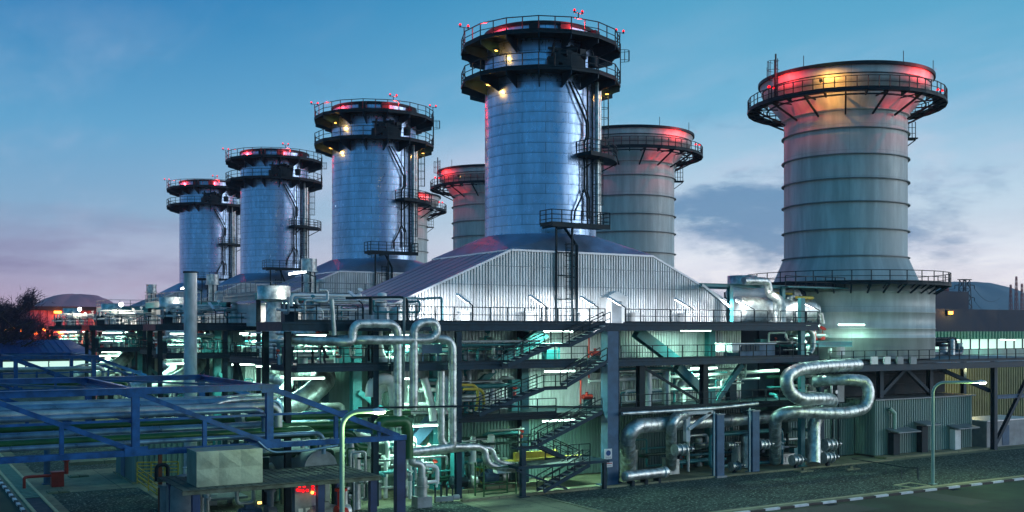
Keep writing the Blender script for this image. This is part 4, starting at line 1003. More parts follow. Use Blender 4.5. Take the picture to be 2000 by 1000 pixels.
def valve_tower(px, py, h, w, label, v=67, m='alu2'):
    p = Pz(px, py); p = Vector((p.x, p.y, 0)); t = thing('valve_assembly', label, 'valve', p)
    MB().box(p + Vector((0, 0, h * .11)), (w * 1.5, w * 1.3, h * .22)).obj('base', M['grey'], t)
    mb = MB(); mb.cyl(p + Vector((0, 0, h * .22)), p + Vector((0, 0, h * .62)), w * .5, n=14); mb.cyl(p + Vector((0, 0, h * .40)), p + Vector((0, 0, h * .44)), w * .68, n=14); mb.tube([p + Vector((0, 0, h * .6)), p + Vector((0, 0, h * .88)), p + Vector((-w, 0, h * .92)), p + Vector((-w, 0, h))], w * .36, 12, w * .5); mb.obj('body', M[m], t)
    mb = MB(); mb.tube([p + Vector((w * .3, 0, h * .85)), p + Vector((w * 1.6, 0, h * .80)), p + Vector((w * 1.6, 0, h * .45))], w * .2, 10, w * .4); mb.cyl(p + Vector((w * .5, -.05, h * .5)), p + Vector((w * 1.5, -.05, h * .5)), w * .16, n=8); mb.cyl(p + Vector((w * 1.5, -.05, h * .38)), p + Vector((w * 1.5, -.05, h * .62)), w * .1, n=8); mb.obj('side_pipe', M['white'], t)
    return t
valve_tower(824, 990, 3.4, .75, 'silver valve assembly with curved top pipe beside the blue truss column')
valve_tower(802, 968, 4.4, .6, 'taller dim valve column behind the truss column', m='teal')
t = thing('barrier_rail', 'low dark rail with four posts beside the silver valve assembly', 'barrier', Pz(868, 980))
a, b = Pz(850, 982), Pz(884, 980)
MB().beam(a + Vector((0, 0, .25)), b + Vector((0, 0, .25)), .35).cyl(b + Vector((0, 0, .3)), b + Vector((.5, 0, .3)), .2, n=10).obj('rail', M['grey'], t)
for k in range(4): q = a.lerp(b, k / 3); MB().beam(q, q + Vector((0, 0, 1.25)), .10).box(q + Vector((0, 0, 1.25)), (.25, .12, .05)).obj('post', M['dark'], t)
pump_set((38.2, 70.5, 0), 1.3, 'dim pump on a plinth under the bright stepping pipes', 'dark', 'alu2')
pump_set((41.5, 71.5, 0), 1.3, 'dim blue grey pump behind the green pipe stand', 'slate', 'alu2')
t = thing('pipe_stand', 'green tubular stand carrying the bright stepping pipes', 'stand', Pv(980, 930, 67.5)); t.location.z = 0
mb = MB(); q0 = Pv(945, 915, 67.3); q1 = Pv(1008, 912, 67.3)
for q in (q0, q1):
    for dv in (0, 1.3): mb.beam((q.x, 67.3 + dv, 0), (q.x, 67.3 + dv, q.z + .3), .09)
for z in (.3, .9, q0.z): mb.beam((q0.x, 67.3, z), (q1.x, 67.3, z), .08); mb.beam((q0.x, 68.6, z), (q1.x, 68.6, z), .08)
mb.beam((q0.x, 67.3, q0.z), (q0.x, 68.6, q0.z), .08); mb.beam((q1.x, 67.3, q0.z), (q1.x, 68.6, q0.z), .08); mb.obj('frame', M['green'], t)
MB().bx((q0.x + 1.3, 67.5, q0.z - .5), (q1.x - .3, 68.2, q0.z - .05)).obj('box', M['white'], t)
# white tray with yellow grating near the stairs
p = Pv(1090, 880, 70); q = Pv(1000, 905, 70)
solo(MB().bx((q.x, 69.4, q.z), (p.x + 2, 69.6, q.z + .35)).bx((q.x, 69.6, q.z), (p.x + 2, 71.5, q.z + .1)).bx((q.x + .3, 70, q.z + .1), (p.x, 70.3, q.z + .8)), 'cable_tray', M['yellow'], 'yellowish tray on legs behind the lowest stair flights', 'tray')
# small control panel box on the middle deck, fire hose box
p = Pv(843, 682, 67.9); solo(MB().bx((p.x - .8, 67.8, p.z - .3), (p.x + .8, 68.4, p.z + .35)).beam((p.x - .6, 68.1, p.z - .9), (p.x - .6, 68.1, p.z - .3), .1).beam((p.x + .6, 68.1, p.z - .9), (p.x + .6, 68.1, p.z - .3), .1), 'instrument_panel', M['slate'], 'dark tilted instrument box above the middle deck railing', 'panel')
for px, py, lb in ((1162, 690, 'upper'), (1146, 775, 'lower')):
    p = Pv(px, py, 70.5); t = thing('fire_valve', lb + ' red fire water valve with dark body left of the tall column', 'valve', p)
    MB().beam(p - Vector((.6, 0, 2)), p - Vector((.6, 0, -1.6)), .1).obj('riser', M['red'], t); MB().cyl(p - Vector((.4, 0, 0)), p + Vector((.5, 0, 0)), .2, n=12).cyl(p, p + Vector((0, 0, .4)), .12, n=8).obj('valve_body', M['red'], t); MB().cyl(p - Vector((-.1, 0, 1.6)), p - Vector((-.1, 0, .2)), .38, n=14).obj('drum', M['dark'], t)
# sign plates on the tall column: a round blue emblem on white, and a red/white strip
p = Pv(1189, 888, 67.3)
t = thing('safety_sign', 'white sign with a round blue emblem at the foot of the tall column', 'sign', p - Vector((0, .05, .6)))
mb = MB().bx((p.x - .36, 67.36, p.z - .35), (p.x + .36, 67.40, p.z + .45)); mb.obj('plate', M['white'], t)
mb = MB(); mb.cyl((p.x, 67.355, p.z + .12), (p.x, 67.33, p.z + .12), .22, n=20, smooth=False); mb.obj('emblem', M['blue'], t)
mb = MB(); [mb.bx((p.x - .26, 67.345, p.z - .28 + k * .07), (p.x + .26, 67.358, p.z - .25 + k * .07)) for k in (0, 1)]; mb.obj('text_lines', M['grey'], t)
t = thing('warning_sign', 'small white notice with a red band below the round blue sign', 'sign', p - Vector((0, .05, 1.3)))
MB().bx((p.x - .42, 67.36, p.z - 1.0), (p.x + .42, 67.40, p.z - .6)).obj('plate', M['white'], t)
MB().bx((p.x - .36, 67.345, p.z - .74), (p.x + .36, 67.358, p.z - .66)).obj('red_band', M['red'], t)
MB().bx((p.x - .36, 67.345, p.z - .90), (p.x + .3, 67.358, p.z - .86)).obj('text_line', M['grey'], t)

# ================================================================== RIGHT SIDE PIPES, DRUM, PILLARS
BIG = .62
pipe([Pz(1590, 905, .5)] + Q([(1590, 822, 67.3), (1610, 800, 67.0), (1628, 782, 66.3), (1605, 778, 65.6), (1560, 780, 65.4), (1538, 762, 65.4), (1535, 735, 65.4), (1556, 722, 65.5), (1600, 716, 66.0), (1676, 712, 66.6)]), BIG * .92, 'big silver pipe with the S shaped double bend at the right', bend=1.5, band=.55, br=.022, n=20)
pipe([Pz(1514, 900, .5)] + Q([(1514, 812, 66.8), (1545, 804, 66.2), (1650, 808, 65.3), (1692, 797, 65.2), (1698, 765, 65.3), (1690, 744, 65.6), (1640, 740, 66.4), (1590, 745, 68.5)]), BIG * .85, 'big silver pipe curving in a wide arc to the right of the S bend', bend=1.3, band=.55, br=.022, n=20)
pipe([Pz(1226, 925, .3)] + Q([(1226, 850, 67.4), (1243, 832, 67.4), (1300, 828, 68.4), (1330, 822, 69)]), BIG * .98, 'big silver elbow pipe just right of the tall column', bend=1.8, band=.9, n=18)
pipe([Pz(1311, 918, .3)] + Q([(1311, 828, 67.2), (1322, 813, 67.6), (1345, 808, 68.8)]), BIG * .72, 'slimmer silver elbow pipe second from the tall column', bend=1.3, band=.8, n=16)
pipe(Q([(1290, 830, 69.4), (1500, 815, 69.4), (1560, 811, 69.4)]), .55, 'long horizontal silver pipe behind the square teal pillars', band=1.0, n=16)
pipe(Q([(1215, 808, 67.1), (1400, 797, 67.1), (1480, 788, 67.1)]), .14, 'long thin bright pipe along the lower deck edge', m='alu', band=0)
pipe(Q([(1150, 745, 71.2), (1520, 724, 71.2)]), .16, 'thin pale pipe below the middle deck right of the tall column', m='white', band=0)
a = Pz(1184, 932, .55); b = Pz(1300, 926, .55)
t = thing('horizontal_vessel', 'horizontal silver cylinder lying at the foot of the tall column', 'vessel', (a.x, 66.9, 0))
a = Vector((50.5, 66.6, .80)); b = Vector((54.6, 67.0, .80))
MB().cyl(a, b, .40, n=20).dome(a, (a - b), .40, .2, 20).cyl(b, b + (b - a) * .08, .48, n=20).obj('shell', M['alu'], t)
for k in (.15, .5, .85): q = a.lerp(b, k); MB().box((q.x, q.y, .22), (.25, .7, .44)).obj('saddle', M['dark'], t)
def gearvalve(p, s, label, m='alu', rot=0):
    p = Vector(p); t = thing('flanged_valve', label, 'valve', p - Vector((0, 0, .6 * s)))
    d_ = Vector((math.cos(rot), math.sin(rot), 0)); mb = MB(); mb.cyl(p - d_ * .9 * s, p + d_ * .1 * s, .42 * s, n=16)
    for k in (-.9, -.4, .1): mb.cyl(p + d_ * (k - .05) * s, p + d_ * (k + .05) * s, .52 * s, n=16)
    mb.cyl(p + d_ * .15 * s, p + d_ * .5 * s, .36 * s, .2 * s, n=14); mb.cyl(p + d_ * .5 * s, p + d_ * 1.1 * s, .1 * s, n=8); mb.cyl(p + d_ * .75 * s, p + d_ * .8 * s, .26 * s, n=12); mb.obj('body', M[m], t)
    MB().box(p - Vector((0, 0, .5 * s)) - d_ * .4 * s, (.3 * s, .3 * s, .5 * s)).obj('foot', M['dark'], t); return t
for px, py, v, s, lb in ((1335, 878, 67.4, 1.0, 'silver flanged valve sticking out right of the slim elbow pipe'), (1430, 870, 69.5, .7, 'small flanged valve between the square teal pillars'), (1495, 868, 67.2, .9, 'silver flanged valve right of the second teal pillar'), (1625, 868, 67.0, 1.1, 'upper silver flanged valve on the S bend foot'), (1622, 893, 66.6, 1.0, 'lower silver flanged valve on the S bend foot'), (1440, 910, 68.2, .8, 'round ended valve low between the teal pillars'), (1560, 898, 66.8, .9, 'flanged valve at ground level left of the S bend foot')):
    gearvalve(Pv(px, py, v), s, lb)
for px, py, w_, h_, lb in ((1226, 922, 1.25, 1.9, 'grey lagging box around the foot of the big elbow pipe'), (1310, 925, 1.1, 1.3, 'grey cabinet at the foot of the slim elbow pipe'), (1514, 902, 1.1, 1.9, 'silver lagging box at the foot of the wide arc pipe'), (1590, 900, 1.2, 2.0, 'silver lagging box at the foot of the S bend pipe'), (1530, 905, 1.4, .9, 'low grey box between the two pipe feet')):
    p = Pz(px, py); solo(MB().box((p.x, p.y, h_ / 2), (w_, w_ * .9, h_)).box((p.x, p.y, h_ + .02), (w_ + .12, w_ * .9 + .12, .06)).box((p.x, p.y - w_ * .46, h_ * .5), (w_ * .5, .05, h_ * .6)), 'lagging_box', M['alu2'], lb, 'box', 'grey boxes round the pipe feet')
for px, py, py0, lb in ((1403, 810, 932, 'left of the two square teal pillars on the plinth'), (1472, 803, 924, 'right of the two square teal pillars on the plinth')):
    g = Pz(px, py0); tp = Pv(px, py, g.y); t = thing('pillar', lb, 'pillar', (g.x, g.y, 0), 'square teal pillars')
    MB().box((g.x, g.y, tp.z / 2), (.78, .62, tp.z)).obj('shaft', M['slate'], t); MB().box((g.x, g.y, .08), (1.1, .95, .16)).box((g.x, g.y, tp.z + .05), (.9, .74, .1)).obj('base_plate', M['grey'], t)
    MB().tube([(g.x - .55, g.y - .1, 0), (g.x - .55, g.y - .1, tp.z + .3)], .07, 8).obj('conduit', M['white'], t)
# white cantilever arm right of the slim elbow
solo(MB().beam(Pv(1345, 838, 68), Pv(1388, 806, 68), .16, .3).beam(Pv(1340, 806, 68), Pv(1392, 805, 68), .16, .3).beam(Pv(1341, 806, 68.3), Pv(1341, 862, 68.3), .42), 'pipe_bracket', M['white'], 'white triangular pipe bracket beside the dark stub column', 'bracket')
# steam drum
t = thing('steam_drum', 'large horizontal steam drum with domed end beside the grey bypass stack', 'drum', Pv(1560, 620, 70.6))
c1 = Pv(1440, 604, 72.0); c2 = Pv(1578, 603, 72.0); c2.z = c1.z = H + 1.75
MB().cyl(c1, c2, 1.25, n=28).dome(c2, c2 - c1, 1.25, .55, 28, 6).dome(c1, c1 - c2, 1.25, .5, 28).cyl(c2 - Vector((2.5, 0, 0)), c2 - Vector((2.38, 0, 0)), 1.29, n=28).cyl(c2 - Vector((.1, 0, 0)), c2, 1.29, n=28).obj('shell', M['alu'], t)
MB().cyl(c2 + Vector((.35, 0, .1)), c2 + Vector((1.0, 0, .1)), .72, n=20).obj('manway', M['alu2'], t)
for x in (-4, -.6): MB().box(c2 + Vector((x, 0, -1.4)), (.4, 1.8, .9)).obj('saddle', M['dark'], t)
t = thing('small_drum', 'smaller pale cylinder lying above the steam drum', 'drum', Pv(1540, 580, 71))
c1 = Pv(1425, 583, 73); c2 = Pv(1556, 580, 73); c2.z = c1.z = H + 3.3
MB().cyl(c1, c2, .55, n=20).dome(c2, c2 - c1, .55, .2, 20).cyl(c2 - Vector((1, 0, 0)), c2 - Vector((.85, 0, 0)), .72, n=20).obj('shell', M['white'], t); MB().cyl(c2, c2 + Vector((.9, 0, 0)), .4, n=18).cyl(c2 + Vector((.3, 0, 0)), c2 + Vector((.4, 0, 0)), .6, n=18).obj('nozzle', M['navy'], t)
for x in (-3.4, -.8): MB().box(c2 + Vector((x, 0, -.75)), (.2, .5, .5)).obj('saddle', M['dark'], t)
pipe(Q([(1452, 549, 70.8), (1500, 549, 70.8), (1502, 575, 70.8), (1515, 580, 70.0), (1528, 590, 69.4), (1528, 642, 69.4)]), .36, 'silver pipe from the right silencer bending down past the steam drum', bend=.9, band=.8, n=14)
pipe(Q([(1540, 648, 69.0), (1572, 648, 69.0)]), .30, 'short silver pipe under the end of the steam drum', band=.5)
pipe(Q([(1578, 644, 68.6), (1588, 652, 68.6), (1588, 680, 68.6), (1582, 690, 68.6)]), .24, 'curved silver pipe right of the teal column below the deck', bend=.6, band=.5)
pipe(Q([(1602, 612, 69.5), (1606, 632, 69.5)]), .26, 'short slanting silver pipe at the drum end', band=.5)
p = Pv(1450, 540, 73.5); silencer((p.x, p.y), 1.38, DZ, H + 4.1, H + 5.0, .75, 'silver vent silencer with wide drum right of the nearest hood')
ef = thing('drum_frame', 'teal steel frame around the right silencer and the steam drum', 'steel structure', (70, 74, DZ))
ztf = H + 3.95
def E(px, v): q = Pv(px, 542, v); return Vector((q.x, v, ztf))
for a, b in ((E(1367, 71.5), E(1532, 71.5)), (E(1380, 75.5), E(1532, 75.5)), (E(1532, 71.5), E(1532, 75.5)), (E(1367, 71.5), E(1380, 75.5))): MB().ibeam(a, b, .22, .3).obj('beam', M['teal'], ef)
for a in (E(1426, 71.5), E(1528, 71.5), E(1528, 75.5)): MB().ibeam(Vector((a.x, a.y, DZ)), a, .4, .4, up=(0, 1, 0)).obj('column', M['teal'], ef)
MB().ibeam(E(1370, 71.5), Vector((E(1424, 71.5).x, 71.5, H + 2.0)), .22, .3, up=(0, 1, 0)).obj('brace', M['white'], ef)
mb = MB(); mb.bx((E(1532, 71).x, 70.5, ztf - .05), (E(1650, 71).x, 74.5, ztf + .05)); dk = mb.obj('deck', M['teal'], ef); MB().rail([E(1534, 70.6), E(1650, 70.6)], 1.0, 1.4, .035).obj('railing', M['dark'], dk)
for a, b in ((E(1460, 73) - Vector((0, 0, .5)), E(1530, 73) - Vector((0, 0, .5))),): MB().ibeam(a, b, .5, .5).obj('beam', M['white'], ef)
p = Pv(1478, 570, 70.5); light('AREA', (p.x, 69.5, H + 4.6), 350, (1, .98, .85), size=3, size_y=.3, parent=ef).rotation_euler = (R(-25), 0, 0)
t = pole_lamp(1600, 1, 200); t['label'] = 'tilted arm lamp at the right end beside the steam drum'
fl_px(1575, 1600, 634, 68.9, 'short lit lamp hanging under the steam drum end', 160)
fl_px(1638, 1688, 632, 68.9, 'lit long lamp on a thin arm in front of the bypass stack', 90)
fl_px(1500, 1545, 705, 70.5, 'lit lamp under the middle deck above the S bend', 190)
# white slope-topped cabin on the middle deck
p = Pv(1435, 690, 68.3); q = Pv(1515, 664, 68.3); z0 = ZM + .4
t = thing('control_cabin', 'white framed cabin with sloping end and dark windows on the middle deck', 'cabin', (p.x, 68.3, ZM))
mb = MB(); mb.bx((p.x + .6, 68.4, ZM + .02), (q.x, 70.4, H - 1.35)); mb.obj('wall', M['slate'], t)
mb = MB(); mb.bx((p.x - .3, 68.3, H - 1.34), (q.x + .1, 70.5, H - 1.22)); mb.add([(p.x - .3, 68.3, H - 1.34), (p.x + .8, 68.3, H - 1.34), (p.x + .4, 68.3, H - 2.0), (p.x - .3, 68.3, H - 2.0), (p.x - .3, 70.4, H - 1.34), (p.x + .8, 70.4, H - 1.34), (p.x + .4, 70.4, H - 2.0), (p.x - .3, 70.4, H - 2.0)], [(0, 3, 2, 1), (4, 5, 6, 7), (0, 4, 7, 3), (3, 7, 6, 2), (2, 6, 5, 1)]); mb.obj('roof', M['white'], t)
for k in range(4): x = p.x + .85 + k * .55; MB().bx((x, 68.33, H - 1.9), (x + .45, 68.38, H - 1.42)).obj('window', M['navy'], t)
solo(MB().ibeam(Pv(1592, 672, 69.5), Pv(1664, 672, 69.5), .3, .5), 'crane_beam', M['teal'], 'teal runway beam jutting right in front of the bypass stack', 'beam')
# duct between boiler house and bypass stack
solo(MB().bx((U1 - .3, 76, 4.2), (BC.x - 6, 85, H + .3)).bx((U1 + 1, 75.8, 4), (U1 + 1.3, 85.2, H + .5)).bx((U1 + 4, 75.8, 4), (U1 + 4.3, 85.2, H + .5)), 'flue_duct', M['corr_d'], 'big dark flue duct between the nearest boiler house and bypass stack', 'duct')

# ================================================================== BLUE PIPE BRIDGE (foreground left)
TB, TT, TV0, TV1 = 5.2, 8.77, 64.0, 80.0
nodes = [-19.1, -11.1, -3.1, 4.9, 12.9, 20.9]; TEND = 29.7
def truss(loc_v0, loc_v1, label, piers=True):
    t = thing('pipe_bridge', label, 'pipe bridge', (15, loc_v0, 0), 'blue steel pipe bridges')
    for v, nm in ((loc_v0, 'front_truss'), (loc_v1, 'rear_truss')):
        mb = MB(); up = (0, 1, 0)
        mb.beam((nodes[0], v, TT), (nodes[-1] + .3, v, TT), .5, .32); mb.beam((nodes[0], v, TT + .19), (nodes[-1] + .3, v, TT + .19), .62, .06)
        mb.beam((nodes[0], v, TB), (TEND + .5, v, TB), .5, .34); mb.beam((nodes[-1], v, TT), (TEND, v, TB + .1), .46, .34)
        for n_ in nodes: mb.beam((n_, v, TB + .17), (n_, v, TT - .16), .42, .42)
        for a, b in zip(nodes, nodes[1:] + [TEND]):
            if b < TEND: mb.beam((a + .1, v, TT - .1), (b - .1, v, TB + .15), .30, .28)
            m_ = (a + b) / 2; zm = TB + (TT - TB) * (.5 if b < TEND else .48)
            mb.beam((m_, v, TB + .17), (m_, v, zm - .1), .24, .24)
        mb.beam(((nodes[-1] + TEND) / 2 + 3, v, TB), ((nodes[-1] + TEND) / 2 + 3, v, TB + 1.1), .2)
        mb.beam((nodes[0], v + .02, (TB + TT) / 2 + .1), (nodes[-1] + 5.2, v + .02, (TB + TT) / 2 + .1), .14, .14)
        for n_ in nodes[1:]: mb.box((n_, v - .26, TB + .1), (1.3, .03, .55)); mb.box((n_, v - .26, TT - .05), (1.1, .03, .5))
        mb.obj(nm, M['blue'], t)
    for n_ in nodes + [TEND]:
        MB().ibeam((n_, loc_v0 + .25, TB + .05), (n_, loc_v1 - .25, TB + .05), .3, .4).obj('floor_beam', M['blue'], t)
        if n_ < TEND:
            MB().ibeam((n_, loc_v0 + .25, TT), (n_, loc_v1 - .25, TT), .3, .34).obj('top_beam', M['blue'], t)
            MB().beam((n_, loc_v0 + .3, 7.0), (n_, loc_v1 - .3, 7.0), .2, .3).obj('rack_beam', M['blue'], t)
    for a, b in zip(nodes, nodes[1:]): MB().beam((b, loc_v0 + .3, TT + .05), (a, loc_v1 - .3, TT + .05), .2, .12).obj('lateral_brace', M['slate'], t)
    for u, v in ((TEND + .1, loc_v0), (TEND + .1, loc_v1), (nodes[1], loc_v0), (nodes[1], loc_v1)):
        mb = MB(); mb.box((u, v, TB / 2 - .1), (.62, .55, TB - .2)); mb.box((u, v, .1), (1, 1, .2)); mb.obj('column', M['bluecol'], t)
    return t
M['bluecol'] = mat('dark_blue_column', (.008, .030, .11), .45, .1, .3, 1)
tr = truss(TV0, TV1, 'near blue pipe bridge with long diagonals, across the lower left')
copies(tr, [(0, 62, .5)], ['smaller farther blue pipe bridge beyond the white chimney'])
cp = 0
random.seed(4)
tiers = {'upper': (7.15, [(65.3, .17, 'bluepipe'), (67.0, .26, 'alu2'), (69.2, .13, 'alu'), (71.2, .30, 'bluepipe'), (73.6, .12, 'alu'), (75.4, .24, 'alu2'), (77.8, .18, 'alu')]),
         'lower': (5.5, [(65.4, .15, 'bluepipe'), (67.2, .24, 'green'), (69.4, .15, 'alu2'), (71.6, .26, 'bluepipe'), (74.0, .12, 'alu'), (76.4, .26, 'green'), (78.4, .15, 'alu2')])}
ords = ['first', 'second', 'third', 'fourth', 'fifth', 'sixth', 'seventh', 'eighth', 'ninth', 'tenth', 'eleventh']
for tn, (z, L) in tiers.items():
    for i, (v, r, m_) in enumerate(L):
        e = random.choice((21, 22.5, 24)) if tn == 'upper' else random.choice((25, 27, 29))
        o = pipe([(-19, v, z + r), (e - 2.5, v, z + r), (e - 1.2, v + .8, z + r + .35), (e + 2.5, v + 1.2, z + r + .4)] if tn == 'upper' and i in (2, 4) else [(-19, v, z + r), (e, v, z + r), (e, v, z + r - 1.4)], r, ords[i] + ' pipe from the front on the ' + tn + ' tier of the near blue bridge', m=m_, bend=.8, band=0 if m_ in ('green', 'darkpipe') else 3.0, group='pipes lying in the blue bridge', name='rack_pipe')
        if i % 3 == 1: c_ = o.copy(); COL.objects.link(c_); c_.location = o.location + Vector((0, 62, .5)); c_['label'] = ords[i] + ' pipe from the front on the ' + tn + ' tier of the farther blue bridge'
solo(MB().tube(fillet([Vector(p) for p in Q([(28 * 18, 862, 63.6), (528, 884, 63.6), (600, 880, 63.6), (660, 870, 63.6)])], .5), .07, 8), 'hanging_pipe', M['bluepipe'], 'thin pale pipe hanging under the bottom chord of the blue bridge', 'pipe')
# white chimney pipe
c = Pv(372, 640, 84); t = thing('white_chimney', 'plain tall white cylindrical chimney rising behind the blue bridge', 'chimney', (c.x, 84, 0))
zt_ = H + 113 * 82.8 / 2060
mb = MB().cyl((c.x, 84, 0), (c.x, 84, zt_ - .1), .50, n=24); [mb.cyl((c.x, 84, z_), (c.x, 84, z_ + .05), .515, n=24) for z_ in (5, 7.6, 10.2, 12.8, 15.4)]; mb.obj('shaft', M['chim'], t); mb = MB(); mb.lathe([(.50, zt_ - .12), (.57, zt_ - .12), (.57, zt_), (.44, zt_), (.44, zt_ - .5), (.02, zt_ - .5)], 24, (c.x, 84, 0)); mb.obj('rim', M['dark'], t)

# ================================================================== FOREGROUND BOTTOM LEFT
# pump shed with slatted roof on blue columns
t = thing('pump_shed', 'low open shed with dark slatted roof on blue posts, bottom left', 'shed', (21, 60, 0))
mb = MB(); rz_ = 3.35; x = 14.6
while x < 26.6: mb.bx((x, 59.8, rz_), (x + .42, 66.2, rz_ + .05)); mb.bx((x + .42, 59.8, rz_ - .03), (x + .5, 66.2, rz_ + .02)); x += .5
mb.bx((14.6, 59.9, rz_ - .25), (26.6, 60.05, rz_ - .035)); mb.bx((14.6, 66.0, rz_ - .25), (26.6, 66.15, rz_ - .035)); mb.obj('roof', M['plank'], t)
for u, v in ((15.4, 60.2), (22.8, 60.2), (26.2, 60.2), (15.4, 65.8), (26.2, 65.8)): MB().box((u, v, 1.55), (.42, .4, 3.1)).obj('post', M['bluecol'], t)
# foil wrapped box on the shed roof
t = thing('foil_box', 'large crinkled silver wrapped box on the slatted shed roof', 'box', (17.3, 61.8, rz_))
a = Pv(384, 885, 60.6); b = Pv(513, 938, 60.6)
random.seed(3); y0 = 60.6; X0, X1, Z0, Z1 = a.x, b.x, rz_ + .06, a.z + .05; mb = MB()
for i in range(3):
    for j in range(2):
        xa, xb = X0 + (X1 - X0) * i / 3, X0 + (X1 - X0) * (i + 1) / 3; za, zb_ = Z0 + (Z1 - Z0) * j / 2, Z0 + (Z1 - Z0) * (j + 1) / 2
        mb.add([(xa, y0, za), (xb, y0, za), (xb, y0, zb_), (xa, y0, zb_), ((xa + xb) / 2 + random.uniform(-.1, .1), y0 - random.uniform(.015, .05), (za + zb_) / 2)], [(0, 1, 4), (1, 2, 4), (2, 3, 4), (3, 0, 4)])
mb.bx((X0 + .02, y0 + .16, Z0), (X1 - .02, 62.9, Z1)); mb.obj('wrapping', M['foil'], t)
# round ended tank behind the shed
c = Pv(627, 914, 67); t = thing('horizontal_tank', 'dull horizontal tank with pale round end behind the shed roof', 'tank', (c.x, 67, 0))
MB().cyl((c.x, 67.2, c.z), (c.x - .2, 74, c.z), 1.1, n=28).cyl((c.x, 67.0, c.z), (c.x, 67.2, c.z), 1.16, n=28).obj('shell', M['grey'], t)
MB().box((c.x, 68.5, .95), (1.6, .4, 1.9)).obj('saddle', M['concrete'], t); MB().box((c.x - .1, 72.5, .95), (1.6, .4, 1.9)).obj('saddle', M['concrete'], t)
# red lit control panel under the shed roof
c = Pv(598, 972, 61.0); t = thing('switch_cabinet', 'grey cabinet with glowing red indicator lights under the shed roof', 'cabinet', (c.x, 61, 0))
MB().bx((c.x - .7, 61, .1), (c.x + .7, 61.6, 3.0)).obj('cabinet', M['grey'], t)
for px, py in ((585, 950), (594, 950), (581, 957), (586, 958), (592, 959), (600, 958), (611, 950), (611, 956), (610, 962), (615, 964)):
    q = Pv(px, py, 60.97); MB().cyl((q.x, 60.99, q.z), (q.x, 60.93, q.z), .085, n=10).obj('indicator', M['redl'] if px != 610 else M['orange'], t)
for dx in (-.35, .1, .45): MB().bx((c.x + dx - .14, 60.97, .5), (c.x + dx + .14, 60.995, 1.6)).obj('door', M['white'], t)
light('POINT', (c.x, 60.4, 2.5), 6, (1, .1, .05), parent=t, rad=.3)
p = Pz(512, 1000, 0); pump_set((p.x + 1.2, 60.9, 0), 1.5, 'red pump with a grey round motor under the shed', 'grey', 'red')
c_ = Pv(507, 982, 60.2); t = thing('indicator_lamp', 'small yellow lamp on the red pump under the shed', 'lamp', c_); MB().box(c_, (.22, .1, .14)).obj('lens', M['warm'], t)
pump_set((24.5, 62.5, 0), 1.4, 'silver pump at the right end under the shed', 'grey', 'alu2')
pump_set((20.2, 64.0, 0), 1.4, 'dim pump at the back of the shed', 'slate', 'grey')
# vessels left of the foil box
c = Pv(360, 930, 66); t = thing('round_tank', 'pale domed round tank left of the foil wrapped box', 'tank', (c.x, 66, 0))
MB().cyl((c.x, 66, .6), (c.x, 66, 2.6), 1.05, n=24).dome((c.x, 66, 2.6), (0, 0, 1), 1.05, .9, 24, 6).obj('shell', M['grey'], t)
for k in range(3): q = Vector((c.x, 66, 0)) + ang(120 * k + 30) * .9; MB().beam(q, q + Vector((0, 0, .8)), .16).obj('leg', M['dark'], t)
c = Pv(328, 935, 68); t = thing('small_filter', 'small grey cylinder with dark pipe beside the yellow railings', 'filter', (c.x, 68, 0))
MB().cyl((c.x, 68, .7), (c.x, 68, 2.6), .5, n=18).cyl((c.x, 68, 2.5), (c.x, 68, 2.65), .62, n=18).obj('shell', M['grey'], t); MB().tube([(c.x, 68, 2.6), (c.x, 68, 3.9), (c.x - .7, 68, 3.9), (c.x - .7, 68, 2.9)], .12, 8, .3).obj('vent_pipe', M['dark'], t)
for k in range(3): q = Vector((c.x, 68, 0)) + ang(120 * k + 30) * .4; MB().beam(q, q + Vector((0, 0, .75)), .1).obj('leg', M['dark'], t)
c = Pv(314, 960, 68); solo(MB().beam((c.x, 68.2, 0), (c.x, 68.2, 4.9), .22).box((c.x, 68.2, .06), (.5, .5, .12)), 'post', M['rust'], 'rusty red post standing by the yellow railings', 'post')
t = thing('yellow_railing', 'yellow stair railings and walkway left of the round tank', 'railing', (17.5, 76, 0))
MB().rail([Pv(268, 930, 76), Pv(348, 928, 76)], .95, 1.1, .045, toe=False, mid=3).obj('upper_rail', M['yellow'], t)
mb = MB(); a = Pv(268, 912, 74); b = Pv(312, 942, 71); [mb.beam(a - Vector((0, 0, k)), b - Vector((0, 0, k)), .07) for k in (0, .3, .6, .9)]; [mb.beam(p, p - Vector((0, 0, 1.1)), .07) for p in (a, (a + b) / 2, b)]; mb.obj('stair_rail', M['yellow'], t)
mb = MB(); a = Pz(268, 942); b = Pz(306, 968); mb.beam(a + Vector((0, 0, .6)), b + Vector((0, 0, .5)), .1); mb.beam(a, a + Vector((0, 0, .6)), .08); mb.beam(b, b + Vector((0, 0, .5)), .08); mb.obj('low_rail', M['yellow'], t)
MB().bx((17, 72, .7), (22, 75.6, .85)).bx((17.2, 72.2, 0), (17.5, 72.5, .7)).bx((21.5, 75, 0), (21.8, 75.3, .7)).obj('walkway', M['grey'], t)
